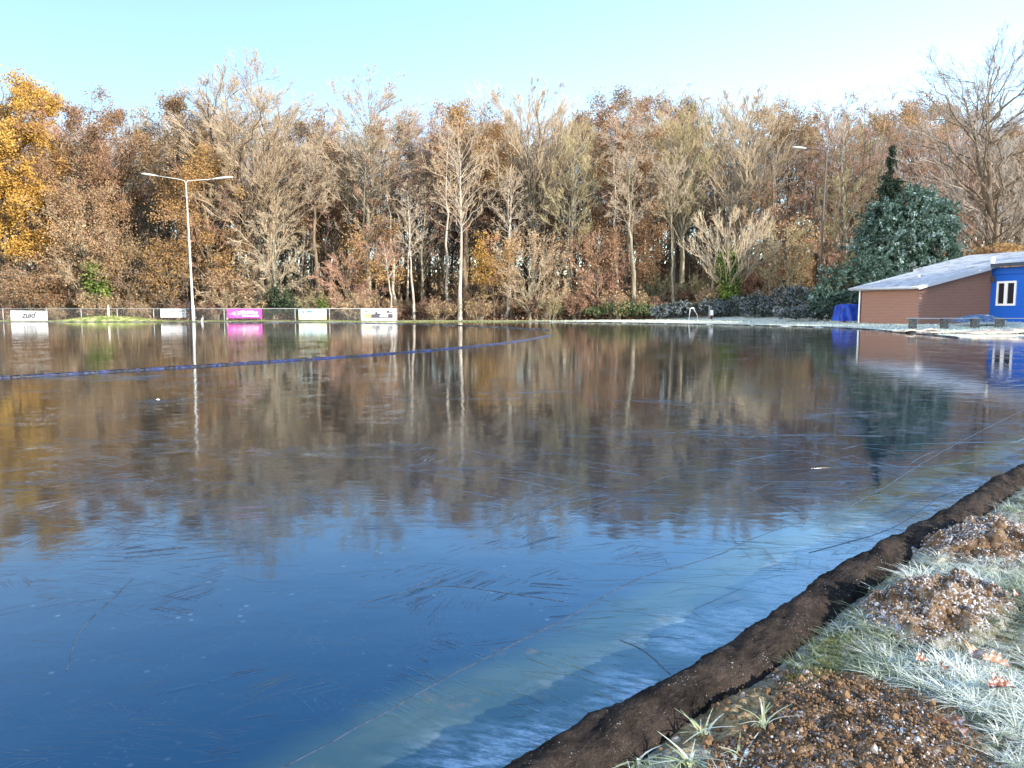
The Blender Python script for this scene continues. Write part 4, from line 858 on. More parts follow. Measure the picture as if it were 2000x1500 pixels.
b = MB(); b.box((.10, -.08, .0), (.28, -.055, .34)); b.build('lower_board', mat('dark_red', (.10, .02, .02), .7), e)

# ------------------------------------------------------------------ clubhouse
M_BRICK = mat('brick', (.3, .12, .1), .85, .2); t = NT(M_BRICK); br = t.new('ShaderNodeTexBrick'); t.put(t.new('ShaderNodeTexCoord').outputs['UV'], br.inputs['Vector'])
br.inputs['Color1'].default_value = (.22, .098, .066, 1); br.inputs['Color2'].default_value = (.265, .122, .086, 1); br.inputs['Mortar'].default_value = (.28, .205, .17, 1)
br.inputs['Scale'].default_value = 1; br.inputs['Mortar Size'].default_value = .013; br.inputs['Brick Width'].default_value = .24; br.inputs['Row Height'].default_value = .10
t.color(br.outputs[0]); t.normal(t.bump(br.outputs['Fac'], -.6, .01))
M_ROOF = mat('frosted_roof', (.3, .3, .32), .8, .3); t = NT(M_ROOF); P = t.pos()
rb = t.mix(t.rng(t.noise(P, 1.4, 6, .65), .36, .56), (.36, .375, .40), (.58, .61, .66)); rb = t.mix(t.rng(t.noise(P, 9, 4), .58, .68), rb, (.12, .08, .06)); t.color(rb); t.normal(t.bump(t.noise(P, 12, 4), .8, .03))
M_FASCIA = mat('fascia', (.50, .52, .56), .5); M_BLUEW = mat('blue_wall', (.008, .095, .46), .5, .4); M_TRIM = mat('white_trim', (.75, .76, .76), .4)
M_GLASS = mat('dark_glass', (.02, .02, .025), .05, .5)
O = np.array([26.3, 50.0, 0.0]); eA = nrm(np.array([-1.45, 4.5, 0])); eB = np.array([eA[1], -eA[0], 0.0])   # eA runs away from the corner, eB to the right along the gable
zb0 = zg(26.3, 50.0); O[2] = zb0 - .05
club = empty('clubhouse', tuple(O), 'low brick clubhouse with a blue wall and frosted sloping roof', 'building')
LA, LB = 5.2, 6.05; HC = xz_at(1787, 562, 50.0)[1] - O[2]; SL = (xz_at(1923, 524, 51.9)[1] - O[2] - HC) / LB
def hB(s): return HC + SL * s
def wall(pts, name, m, thick=.2, uvdir=eA):
    """outer polygon (local coordinates), pushed inwards for thickness"""
    p = np.array(pts, float); nn = len(p); nv = nrm(np.cross(p[1] - p[0], p[-1] - p[0])); q = p - nv * thick
    b = MB(); v = np.concatenate([p, q]); b.add(v, np.arange(nn)[None]); b.f.append((np.arange(nn)[::-1] + nn)[None]); b.m.append(np.array([0]))
    s = np.arange(nn); s2 = (s + 1) % nn; b.f.append(np.stack([s, s + nn, s2 + nn, s2], -1)); b.m.append(np.zeros(nn, int))
    o = b.build(name, m, club); uv = o.data.uv_layers.new(name='UVMap')
    for lp in o.data.loops:
        c = np.array(o.data.vertices[lp.vertex_index].co); uv.data[lp.index].uv = (float(c @ uvdir), float(c[2]))
    return o
Z0 = -.3
def L(a, b_, z): v = eA * a + eB * b_; return (v[0], v[1], z)
wall([L(LA, 0, Z0), L(0, 0, Z0), L(0, 0, HC), L(LA, 0, HC)], 'brick_wall', M_BRICK, .2, eA)
wall([L(0, .21, Z0), L(0, LB, Z0), L(0, LB, hB(LB)), L(0, .21, hB(.21))], 'brick_wall', M_BRICK, .2, eB)
LC = 9.0; HB2 = hB(LB) + .02
wall([L(-.003, LB, Z0), L(-LC, LB, Z0), L(-LC, LB, HB2), L(-.003, LB, HB2)], 'blue_wall', M_BLUEW, .2, eA)
b = MB()
def slab(b, c, th):
    c = np.array(c, float); d = c - np.array([0, 0, th]); n = len(c); b.add(np.concatenate([c, d]), [list(range(n))]); b.f.append((np.arange(n)[::-1] + n + b.n - 2 * n)[None]); b.m.append(np.array([0]))
    s = np.arange(n); s2 = (s + 1) % n; b.f.append(np.stack([s, s + n, s2 + n, s2], -1) + b.n - 2 * n); b.m.append(np.zeros(n, int))
ov = .45; RID = 11.5
rt = lambda a, s: L(a, s, hB(s) + .22)
slab(b, [rt(-.35, -ov), rt(-.35, LB + .1), rt(LA + .5, LB + .1), rt(LA + .5, -ov)], .2)
slab(b, [L(-.347, LB + .102, hB(LB + .1) + .22), L(-.347, RID, hB(LB) + .32 + (RID - LB) * SL * .9), L(LA + 1.5, RID, hB(LB) + .32 + (RID - LB) * SL * .9), L(LA + 1.5, LB + .102, hB(LB + .1) + .22)], .2)
b.build('roof', M_ROOF, club)
b = MB(); zf = HB2 + .22
slab(b, [L(-LC, LB - .55, zf), L(-.36, LB - .55, zf), L(-.36, RID, zf + (RID - LB) * SL * .9), L(-LC, RID, zf + (RID - LB) * SL * .9)], .16); b.build('roof', M_ROOF, club)
b = MB()
b.tubes(np.array([[L(-.4, -ov - .07, HC - ov * SL + .13), L(LA + .55, -ov - .07, HC - ov * SL + .13)]]), np.full((1, 2), .07), 8, caps=True); b.build('gutter', M_FASCIA, club, True)
b = MB(); V = np.array([L(-.38, s, hB(s) + o_) for s in (-ov, LB - .56) for o_ in (.235, -.02)]); V2 = V + (-eA * .03); b.add(np.concatenate([V, V2]), [(0, 1, 3, 2), (4, 6, 7, 5), (0, 4, 5, 1), (2, 3, 7, 6), (0, 2, 6, 4), (1, 5, 7, 3)]); b.build('verge_board', M_FASCIA, club)
b = MB(); V = np.array([L(a, LB - .58, z) for a in (-LC, -.40) for z in (zf + .02, zf - .2)]); V2 = V - eB * .04; b.add(np.concatenate([V, V2]), [(0, 1, 3, 2), (4, 6, 7, 5), (0, 4, 5, 1), (2, 3, 7, 6), (0, 2, 6, 4), (1, 5, 7, 3)]); b.build('fascia', mat('dark_fascia', (.05, .06, .08), .5), club)
b = MB(); b.tubes(np.array([[L(LA - .08, -.09, Z0), L(LA - .08, -.09, HC - .05)]]), np.full((1, 2), .06), 8); b.build('downpipe', M_TRIM, club, True)
def onC(a, z): return L(-a, LB, z)
def wbox(b, a0, a1, z0, z1, d0, d1, mt=0):
    v = np.array([np.array(L(-a, LB, z)) - eB * d for d in (d0, d1) for a, z in ((a0, z0), (a1, z0), (a1, z1), (a0, z1))])
    b.add(v, [(0, 1, 2, 3), (4, 7, 6, 5), (0, 4, 5, 1), (1, 5, 6, 2), (2, 6, 7, 3), (3, 7, 4, 0)], mt)
def solveC(u):   # distance along the blue wall for a picture column
    for a in np.linspace(0, LC, 900):
        q = O + np.array(onC(a, 1.0)); 
        if 1000 + F * q[0] / (q[1] * math.cos(PITCH) + (CAMH - q[2]) * math.sin(PITCH)) >= u: return a, q[1]
    return LC, 45
a0, ya = solveC(1945); a1, yb = solveC(1983); zlo = xz_at(1960, 597, (ya + yb) / 2)[1] - O[2]; zhi = xz_at(1960, 549, (ya + yb) / 2)[1] - O[2]
win = MB(); fw = .13; mid = (a0 + a1) / 2 - .02
wbox(win, a0, a0 + fw, zlo, zhi, .0, .07); wbox(win, a1 - fw, a1, zlo, zhi, .0, .07); wbox(win, a0 + fw, a1 - fw, zlo, zlo + fw, .0, .068); wbox(win, a0 + fw, a1 - fw, zhi - fw, zhi, .0, .068); wbox(win, mid - .12, mid + .12, zlo + fw, zhi - fw, .0, .066)
wo_ = win.build('window', M_TRIM, club)
for p0, p1 in ((a0 + fw, mid - .12), (mid + .12, a1 - fw)):
    b = MB(); wbox(b, p0, p1, zlo + fw, zhi - fw, .002, .02); b.build('pane', M_GLASS, wo_)
b = MB(); av, yv = solveC(1936); wbox(b, av - .12, av + .22, xz_at(1938, 551, yv)[1] - O[2], xz_at(1938, 540, yv)[1] - O[2], .0, .12); b.build('vent_box', mat('vent', (.06, .065, .08), .6), club)
b = MB(); wbox(b, .02, LC, HB2 - .50, HB2 - .44, .0, .03); b.build('wall_strip', mat('dark_blue', (.008, .06, .30), .5), club)
b = MB(); q = np.array(rt(-.1, LB - .1)); b.rod([tuple(q), tuple(q + np.array([0, 0, .48]))], .13, 10); b.rod([tuple(q + np.array([0, 0, .481])), tuple(q + np.array([0, 0, .54]))], .16, 10); b.build('roof_vent', M_TRIM, club, True)
b = MB(); q = np.array(rt(2.6, 2.6)); b.rod([tuple(q), tuple(q + np.array([0, 0, .16]))], .12, 10); b.rod([tuple(q + np.array([0, 0, .161])), tuple(q + np.array([0, 0, .22]))], .22, 10); b.build('roof_vent', M_TRIM, club, True)
wall([L(-.2, RID - .05, Z0), L(LA, RID - .05, Z0), L(LA, RID - .05, hB(LB) + .1), L(-.2, RID - .05, hB(LB) + .1)], 'brick_wall', M_BRICK, -.2, eA)
wall([L(LA, LB, Z0), L(LA, 0.0, Z0), L(LA, 0.0, HC), L(LA, LB, hB(LB))], 'brick_wall', M_BRICK, .2, eB)

# benches
M_PLANK = mat('frosted_plank', (.30, .32, .36), .7); M_CONC = mat('concrete', (.20, .21, .20), .9); t = NT(M_CONC); t.color(t.mix(t.rng(t.noise(t.obj(), 8, 5), .35, .65), (.055, .06, .06), (.15, .155, .15)))
yb_ = 42.5
def bench(u0, u1, us, label):
    xa = xz_at(u0, 622, yb_)[0]; xe = xz_at(u1, 622, yb_)[0]; z = zg((xa + xe) / 2, yb_); z = xz_at(1800, 637, yb_)[1]; top = xz_at(1800, 621, yb_)[1] - z
    e = empty('bench', (xa, yb_, z), label, 'bench', 'benches before the clubhouse')
    b = MB(); b.box((0, -.20, top - .045), (xe - xa, .20, top)); b.build('seat', M_PLANK, e)
    for ua, ub in us:
        x0 = xz_at(ua, 630, yb_)[0] - xa; x1 = xz_at(ub, 630, yb_)[0] - xa
        b = MB(); b.box((x0, -.16, -.25), (x1, .16, top - .046)); b.build('leg', M_CONC, e)
bench(1774, 1911, [(1777, 1788), (1839, 1850), (1898, 1910)], 'longer bench with three concrete legs before the brick wall')
bench(1944, 2080, [(1946, 1959), (2012, 2024), (2066, 2078)], 'bench before the blue wall, cut by the right edge')

# tarpaulin covers, mats
M_TARP = mat('blue_tarp', (.02, .08, .55), .45, .4); t = NT(M_TARP); t.color(t.mix(t.rng(t.noise(t.obj(), 3, 4), .35, .65), (.009, .032, .26), (.02, .075, .44)))
def drape(n, m_, w, d, h, seed, skirt=True, dome=False):
    rr = np.random.RandomState(seed); U, V = np.meshgrid(np.linspace(-1, 1, n), np.linspace(-1, 1, m_), indexing='ij')
    if dome:
        r = np.clip(np.hypot(U, V), 0, 1.4); Zz = h * np.clip(1 - r ** 2.2, 0, 1); x, y = U * w / 2, V * d / 2
        Zz += (fbm(np.stack([U * 3, V * 3, U * 0 + seed], -1)) - .45) * h * .35 * np.clip(1.1 - r, 0, 1)
    else:
        e_ = np.maximum(np.abs(U), np.abs(V)); over = np.clip((e_ - .5) / .5, 0, 1); Zz = h * (1 - over ** 1.7) * (1 - .10 * (U < -.2) * np.clip(-U - .2, 0, 1)) + (fbm(np.stack([U * 2, V * 2, U * 0 + seed], -1)) - .45) * .15
        s = np.where(e_ > .62, .62 / e_ * (1 + .16 * over), 1); x, y = U * s * w / 1.24, V * s * d / 1.24
        fold = np.sin((U * 9 + V * 7) + seed) * .10 * over; x = x * (1 + fold * .8); y = y * (1 + fold * .8)
    b = MB(); i = np.arange(n - 1)[:, None] * m_; j = np.arange(m_ - 1)[None]
    b.add(np.stack([x, y, Zz], -1).reshape(-1, 3), np.stack([i + j, i + m_ + j, i + m_ + 1 + j, i + 1 + j], -1).reshape(-1, 4)); return b
xt_, zt_ = xz_at(1657, 624, 56.5); zt_ = zg(xt_, 56.5)
e = empty('covered_cart', (xt_, 56.5, zt_), 'low cart under a bright blue tarpaulin left of the brick wall', 'cart')
drape(60, 44, 1.6, 1.25, 1.2, 3).build('tarpaulin', M_TARP, e, True, (.08, 0, .12))
b = MB(); b.box((-.7, -.5, .32), (.7, .5, .42)); b.box((-.75, -.55, .0), (-.69, -.49, .9)); b.box((-.45, -.56, .0), (-.40, -.50, .55)); b.build('frame', M_STEEL, e)
b = MB(); b.rod([(-.62, -.62, .17), (-.62, -.54, .17)], .16, 14); b.build('wheel', mat('red_wheel', (.30, .03, .02), .5), e, True)
b = MB(); b.rod([(.5, -.62, .17), (.5, -.54, .17)], .16, 14); b.build('wheel', M_BOX, e, True)
M_POND = mat('slate_cover', (.06, .10, .20), .5, .4); t = NT(M_POND); t.color(t.mix(t.rng(t.noise(t.obj(), 5, 5), .4, .62), (.035, .07, .15), (.18, .26, .40)))
xt_, _ = xz_at(1918, 625, 46.5); zz_ = xz_at(1918, 627, 46.5)[1]
o = drape(50, 40, 3.3, 2.4, .42, 9, dome=True).build('cover_heap', M_POND, None, True, (xt_, 46.8, zz_ - .04)); tag(o, 'slate blue sheeting heap lying at the foot of the blue wall', 'sheeting')
M_MAT = mat('mat_fabric', (.50, .40, .32), .9); t = NT(M_MAT); t.color(t.mix(t.rng(t.noise(t.obj(), 4, 4), .35, .65), (.36, .30, .26), (.66, .56, .46)))
def ground_mat(u0, u1, v, y, d, seed, label, th=.05):
    xa = xz_at(u0, v, y)[0]; xe = xz_at(u1, v, y)[0]; n, m_ = 60, 14; w = xe - xa
    U, V = np.meshgrid(np.linspace(0, 1, n), np.linspace(0, 1, m_), indexing='ij')
    X = xa + U * w; Y = y + (V - .5) * d + (U - .5) * .3; Zz = np.maximum(zground(X, Y), 0) + .03 + np.abs(fbm(np.stack([X * 1.1, Y * .8, X * 0 + seed], -1)) - .4) * .45 * np.sin(np.pi * U) ** .4
    top = np.stack([X, Y, Zz + th], -1).reshape(-1, 3); bot = np.stack([X, Y, Zz], -1).reshape(-1, 3); b = MB(); i = np.arange(n - 1)[:, None] * m_; j = np.arange(m_ - 1)[None]
    q = np.stack([i + j, i + m_ + j, i + m_ + 1 + j, i + 1 + j], -1).reshape(-1, 4); b.add(np.concatenate([top, bot]), np.concatenate([q, q[:, ::-1] + n * m_]))
    per = np.concatenate([np.arange(m_ - 1), np.arange(n - 1) * m_ + m_ - 1, (n - 1) * m_ + np.arange(m_ - 1, 0, -1), np.arange(n - 1, 0, -1) * m_]); p2 = np.roll(per, -1)
    b.f.append(np.stack([per, p2, p2 + n * m_, per + n * m_], -1)); b.m.append(np.zeros(len(per), int))
    tag(b.build('mat', M_MAT, None, True), label, 'mat', 'mats on the right bank')
ground_mat(1752, 1822, 646, 38.5, 1.2, 1, 'rumpled tan mat below the left end of the longer bench')
ground_mat(1800, 1880, 650, 36.0, 1.3, 2, 'rumpled tan mat between the longer bench and the ice corner')
ground_mat(1872, 2060, 649, 35.2, 1.6, 3, 'long tan mat below the bench by the blue wall')

# frosted lawn of the right bank
rngl = np.random.RandomState(77)
def blades(b, x, y, z, hgt, wd, lean, rng, tint, seg=3, az=None):
    n = len(x); az = rng.rand(n) * 6.28 if az is None else az; d = np.stack([np.cos(az), np.sin(az), az * 0], -1); s_ = np.stack([-np.sin(az), np.cos(az), az * 0], -1)
    t_ = np.linspace(0, 1, seg + 1); base = np.stack([x, y, z], -1)
    cen = base[:, None] + d[:, None] * (lean * hgt)[:, None, None] * (t_ ** 2)[None, :, None] + np.array([0, 0, 1.0]) * hgt[:, None, None] * (t_ - .35 * t_ ** 2 * np.minimum(lean, 1)[:, None])[..., None]
    wv = wd[:, None] * (1 - t_ ** 1.5 * .85)[None]; A = cen - s_[:, None] * wv[..., None] * .5; Bv = cen + s_[:, None] * wv[..., None] * .5
    v = np.stack([A, Bv], 2).reshape(n, -1, 3); k = np.arange(seg) * 2; f = np.stack([k, k + 1, k + 3, k + 2], -1)
    q = (np.arange(n) * (seg + 1) * 2)[:, None, None] + f[None]
    b.add(v.reshape(-1, 3), q.reshape(-1, 4), 0, np.repeat(tint, (seg + 1) * 2))
M_GRASS = leaf_mat('frosted_grass', (0.12, 0.15, 0.07), (0.32, 0.38, 0.25), (0.78, 0.82, 0.74))
b = MB(); n = 30000; x = rngl.uniform(2, 40, n); y = rngl.uniform(33, 72, n); s = sdist(x, y); k = (s > .25) & (s < 22); x, y = x[k], y[k]
blades(b, x, y, zground(x, y), rngl.uniform(.05, .13, len(x)), rngl.uniform(.02, .05, len(x)), rngl.uniform(.2, .9, len(x)), rngl, np.clip(.45 + rngl.rand(len(x)) * .6, 0, 1), 2)
tag(b.build('frosted_lawn', M_GRASS), 'white frosted grass of the right bank', 'grass', kind='stuff')
b = MB(); n = 12000; x = rngl.uniform(-50, 6, n); y = rngl.uniform(69.6, 72.5, n); k = (sdist(x, y) > .15); x, y = x[k], y[k]
zz = zground(x, y); tt = (x - xm0) / (xm1 - xm0); zz += np.clip(np.sin(np.pi * np.clip(tt, 0, 1) ** .92), 0, 1) ** 1.3 * np.clip(1 - ((y - 70.6) / 1.45) ** 2, 0, 1) * .5 - .03
blades(b, x, y, zz, rngl.uniform(.04, .12, len(x)), rngl.uniform(.02, .05, len(x)), rngl.uniform(.2, .9, len(x)), rngl, rngl.rand(len(x)) * .5 + .1, 2)
tag(b.build('bank_grass', leaf_mat('bank_grass_mat', (.16, .20, .05), (.36, .38, .13), (.62, .62, .36))), 'yellowish green grass along the far bank', 'grass', kind='stuff')

# ------------------------------------------------------------------ near bank
CT = curve_pts([tuple(p) for p in TC], 900); TT = nrm(np.gradient(CT, axis=0)); NN = np.stack([TT[:, 1], -TT[:, 0]], -1)
arc = np.concatenate([[0], np.cumsum(np.linalg.norm(np.diff(CT, axis=0), axis=1))]); rcam = np.hypot(CT[:, 0], CT[:, 1])
# samples along the tube, denser near the camera
tgt = [arc[60]]
while tgt[-1] < arc[-1] - 14:
    k = np.searchsorted(arc, tgt[-1]); tgt.append(tgt[-1] + max(.009, .0042 * CT[min(k, 899), 1]))
tgt = np.array(tgt); cx = np.interp(tgt, arc, CT[:, 0]); cy = np.interp(tgt, arc, CT[:, 1]); nx = np.interp(tgt, arc, NN[:, 0]); ny = np.interp(tgt, arc, NN[:, 1])
dl = np.concatenate([np.linspace(-.02, 1.3, 145), np.geomspace(1.32, 7, 60)])
BX = cx[:, None] + nx[:, None] * dl; BY = cy[:, None] + ny[:, None] * dl
def pix(u, v, z=.08): return np.array(ground_at(u, v, z))
def blob(X, Y, u, v, ru, rv_, z=.08, rot=None):
    """smooth bump round a picture point; ru, rv_ are metres across and away"""
    c = pix(u, v, z); dx = X - c[0]; dy = Y - c[1]; a = R_(44) if rot is None else rot
    p = dx * math.cos(a) + dy * math.sin(a); q = -dx * math.sin(a) + dy * math.cos(a)
    r = np.hypot(p / ru, q / rv_); r = r + (fbm(np.stack([X * 6, Y * 6, X * 0 + u], -1), 3) - .45) * .8
    return np.clip(1.25 - r, 0, 1) ** .7 * (r < 1.25)
def bank_z(X, Y, D):
    base = -.01 + .085 * np.clip(D / .22, 0, 1) ** .55 + (fbm(np.stack([X * 7, Y * 7, X * 0 + 50], -1), 3) - .42) * .05 * np.clip(1 - np.abs(D - .14) / .14, 0, 1) + .05 * np.clip(D - .25, 0, 6) + (fbm(np.stack([X * 2.3, Y * 2.3, X * 0 + 2], -1)) - .45) * .08 * np.clip(D / .3, 0, 1)
    so = np.maximum.reduce([blob(X, Y, 1600, 1440, .34, .27), .8 * blob(X, Y, 1500, 1400, .22, .16), .7 * blob(X, Y, 1700, 1500, .3, .25)])
    cl = np.maximum(blob(X, Y, 1830, 1195, .33, .20), 1.0 * blob(X, Y, 1930, 1065, .38, .26))
    cr_ = fbm(np.stack([X * 30, Y * 30, X * 0], -1), 4) - .45; cr2 = np.abs(fbm(np.stack([X * 14, Y * 14, X * 0 + 9], -1), 4) - .47)
    z = base + so * (.022 + cr_ * .045 + .04 * cr2) + cl * (.075 + cr_ * .10 + .22 * cr2) + cr_ * .008
    return z, so, cl
DD = np.broadcast_to(dl, BX.shape)
BZ, SO, CL = bank_z(BX, BY, DD)
sand = np.maximum(blob(BX, BY, 1420, 1385, .24, .10), .9 * blob(BX, BY, 1360, 1420, .12, .07)); moss = np.maximum(blob(BX, BY, 1590, 1310, .16, .05), .8 * blob(BX, BY, 1640, 1245, .12, .05))
bk = MB(); n1, n2 = BX.shape; i = np.arange(n1 - 1)[:, None] * n2; j = np.arange(n2 - 1)[None]
bk.add(np.stack([BX, BY, BZ], -1).reshape(-1, 3), np.stack([i + j, i + 1 + j, i + n2 + 1 + j, i + n2 + j], -1)[..., ::-1].reshape(-1, 4))
M_SOIL = mat('soil', (.2, .13, .08), .95, .1); t = NT(M_SOIL); P = t.pos()
s1 = t.mix(t.rng(t.noise(P, 22, 5), .35, .65), (.10, .062, .036), (.27, .17, .095)); turf = t.mix(t.rng(t.noise(P, 18, 4), .35, .65), (.15, .14, .08), (.46, .48, .40))
frs = t.math('MULTIPLY', t.rng(t.noise(P, 75, 4, .7), .48, .60), t.rng(t.noise(P, 5.5, 3), .34, .58))
col = t.mix(t.rng(t.attr('soil'), .15, .5), turf, s1); col = t.mix(t.rng(t.attr('sand'), .1, .4), col, t.mix(t.rng(t.noise(P, 60, 4), .35, .65), (.26, .19, .10), (.52, .40, .23)))
col = t.mix(t.rng(t.attr('moss'), .1, .45), col, t.mix(t.rng(t.noise(P, 60, 4), .35, .65), (.10, .10, .01), (.42, .38, .06)))
fm_ = t.math('MULTIPLY', frs, t.math('SUBTRACT', t.rng(t.attr('clod'), .0, .4, .58, 1.0), t.math('MULTIPLY', t.attr('sand'), .8), 0, True))
t.color(t.mix(fm_, col, (.74, .76, .80))); t.normal(t.bump(t.noise(P, 95, 5, .7), 1.0, .02, t.bump(frs, .5, .01)))
o = bk.build('soil', M_SOIL, None, True)
for nm, arr in (('soil', np.maximum(SO, CL)), ('clod', CL), ('sand', sand), ('moss', moss)):
    at = o.data.attributes.new(nm, 'FLOAT', 'POINT'); at.data.foreach_set('value', arr.astype('f').ravel())
tag(o, kind='structure')
def bank_at(x, y):
    x = np.asarray(x, float); y = np.asarray(y, float); d = np.full(len(x), 1e9); idx = np.zeros(len(x), int)
    for k in range(len(CT)):
        q = np.hypot(x - CT[k, 0], y - CT[k, 1]); m = q < d; d[m] = q[m]; idx[m] = k
    side = (x - CT[idx, 0]) * NN[idx, 0] + (y - CT[idx, 1]) * NN[idx, 1]
    z, so, cl = bank_z(x, y, side); return z, so, cl, side
# crumbs of soil
r = np.random.RandomState(9)
def crumbs(n, size, rng_, pick):
    k = rng_.randint(0, n1 * n2, n * 40); X, Y, Zz = BX.ravel()[k], BY.ravel()[k], BZ.ravel()[k]; w = pick(SO.ravel()[k], CL.ravel()[k], sand.ravel()[k], DD.ravel()[k]); w = w * (Y < 6)
    CLs = CL.ravel()[k]; s = rng_.rand(len(k)) < w; X, Y, Zz = X[s][:n], Y[s][:n], Zz[s][:n]; n = len(X)
    X = X + rng_.normal(size=n) * .01; Y = Y + rng_.normal(size=n) * .01
    D8 = nrm(np.array([(1,0,0),(-1,0,0),(0,1,0),(0,-1,0),(0,0,1),(0,0,-1),(1,1,1),(-1,1,1),(1,-1,1),(-1,-1,1),(1,1,-1),(-1,1,-1),(1,-1,-1),(-1,-1,-1)], float))
    fc = []
    for a, xx in ((0, 0), (1, 1), (2, 2), (3, 3), (4, 4), (5, 5)):
        c = [k_ for k_ in range(6, 14) if D8[k_] @ D8[a] > .4]; ax = D8[a]; p = nrm(np.cross(ax, [.3, .5, .8])); q = np.cross(ax, p)
        c.sort(key=lambda k_: math.atan2(D8[k_] @ q, D8[k_] @ p))
        for m in range(4): fc.append((a, c[m], c[(m + 1) % 4]))
    sz = size * rng_.uniform(.45, 1.5, n) ** 1.4; v = D8[None] * rng_.uniform(.65, 1.25, (n, 14, 1)) * sz[:, None, None] * rng_.uniform(.7, 1.2, (n, 1, 3)) + np.stack([X, Y, Zz + sz * .25], -1)[:, None]
    b = MB(); b.add(v.reshape(-1, 3), (np.arange(n)[:, None, None] * 14 + np.array(fc)[None]).reshape(-1, 3), 0, np.repeat(np.clip(rng_.rand(n) * .72 + np.clip(CLs[s][:n] * 3, 0, .42) + (fbm(np.stack([X * 5, Y * 5, X * 0 + 77], -1), 3) - .45) * .7, 0, 1), 14)); return b
M_CRUMB = mat('soil_crumb', (.2, .12, .07), .95, .1); t = NT(M_CRUMB); k = t.attr('tint'); c = t.mix(k, (.11, .065, .035), (.30, .19, .105)); t.color(t.mix(t.math('MULTIPLY', t.rng(k, .62, .75), t.rng(t.noise(t.pos(), 60, 3), .4, .55)), c, (.50, .52, .56)))
t.normal(t.bump(t.noise(t.pos(), 160, 4), .8, .006))
tag(crumbs(26000, .0029, r, lambda so, cl, sa, d: np.where(so > .2, .5, .03) * (sa < .2) + np.where(cl > .2, .20, 0) + sa * .03).build('soil_crumbs', M_CRUMB), 'loose frosty crumbs of brown soil on the near bank', 'soil', kind='stuff')
tag(crumbs(330, .0085, r, lambda so, cl, sa, d: np.where(so > .35, .5, .0) + np.where(cl > .35, .08, 0)).build('soil_lumps', M_CRUMB), 'bigger frosty lumps of soil on the near bank', 'soil', kind='stuff')
# frosted grass
gb = MB(); n = 11500
wgt = np.minimum(1 / np.maximum(np.hypot(CT[:, 0], CT[:, 1]), 1.6) ** 1.7, .4); wgt[CT[:, 1] < 1] = 0; kk = r.choice(len(CT), n, p=wgt / wgt.sum()); d = r.rand(n) ** 1.1 * (.6 + .75 * np.hypot(CT[kk, 0], CT[kk, 1])) + .10; x = CT[kk, 0] + NN[kk, 0] * d; y = CT[kk, 1] + NN[kk, 1] * d
k = (y > 1.3) & (y < 16) & (x > 0) & (x < y * .80 + .4); x, y = x[k], y[k]
z, so, cl, side = bank_at(x, y); tuft = fbm(np.stack([x * 4.5, y * 4.5, x * 0 + 5], -1), 3)
sa = np.maximum(blob(x, y, 1420, 1385, .24, .10), blob(x, y, 1360, 1420, .14, .08)); mo = blob(x, y, 1600, 1290, .2, .07)
k = (so < .12) & (sa < .1) & (mo < .3) & (cl < .35) & (tuft > .34 + .04 * (y < 4)) & (side > .15) & (r.rand(len(x)) < np.clip(.45 + (tuft - .38) * 5, 0, 1))
x, y, z, tuft, cl = x[k], y[k], z[k], tuft[k], cl[k]
m = 26; n = len(x); ht = r.uniform(.022, .052, n) * (1 + .8 * np.clip(tuft - .42, 0, .3) / .3) * (1 - .35 * (cl > .1)); ft = fbm(np.stack([x * 2.2, y * 2.2, x * 0 + 31], -1), 3); az0 = r.rand(n) * 6.28; bias = r.uniform(0, 1, n)
e_ = lambda q: np.repeat(q, m)
az = np.where(r.rand(n * m) < e_(bias) * .45, e_(az0) + r.normal(size=n * m) * .8, r.rand(n * m) * 6.28); ro = np.abs(r.normal(size=n * m)) * .013
tn = np.clip(.42 + r.rand(n * m) * .46 + (e_(ft) - .42) * 2.4 + (e_(r.rand(n)) - .5) * .5, 0.02, 1)
X = e_(x) + np.cos(az) * ro; Y = e_(y) + np.sin(az) * ro
blades(gb, X, Y, e_(z) - .006, e_(ht) * r.uniform(.45, 1.15, n * m), r.uniform(.003, .0064, n * m), r.uniform(.35, 2.6, n * m), r, tn, 4, az)
n = 130000; kk = r.choice(len(CT), n, p=wgt / wgt.sum()); d = r.rand(n) ** 1.1 * (.6 + .75 * np.hypot(CT[kk, 0], CT[kk, 1])) + .10; x = CT[kk, 0] + NN[kk, 0] * d; y = CT[kk, 1] + NN[kk, 1] * d
k = (y > 1.3) & (y < 12) & (x > 0) & (x < y * .80 + .4); x, y = x[k], y[k]; z, so, cl, side = bank_at(x, y); sa = np.maximum(blob(x, y, 1420, 1385, .24, .10), blob(x, y, 1360, 1420, .14, .08))
k = (so < .06) & (sa < .1) & (cl < .12) & (side > .125); x, y, z = x[k], y[k], z[k]; n = len(x); ft = fbm(np.stack([x * 3, y * 3, x * 0 + 61], -1), 3)
blades(gb, x, y, z - .003, r.uniform(.012, .042, n), r.uniform(.002, .0045, n), r.uniform(.5, 2.6, n), r, np.clip(.10 + r.rand(n) * .7 + (ft - .42) * 2.4, 0.02, 1), 3)
tag(gb.build('frosted_grass', M_GRASS), 'frost coated grass blades on the near bank', 'grass', kind='stuff')
mb_ = MB(); n = 5000; k = r.randint(0, n1 * n2, 200000); k = k[r.rand(len(k)) < moss.ravel()[k] * .5][:n]
blades(mb_, BX.ravel()[k] + r.normal(size=len(k)) * .004, BY.ravel()[k] + r.normal(size=len(k)) * .004, BZ.ravel()[k] - .002, r.uniform(.006, .016, len(k)), r.uniform(.003, .006, len(k)), r.uniform(.2, 1.0, len(k)), r, r.rand(len(k)), 2)
tag(mb_.build('moss', leaf_mat('moss_mat', (.10, .11, .01), (.30, .28, .04), (.62, .60, .36))), 'yellow green moss against the black tube', 'moss', kind='stuff')
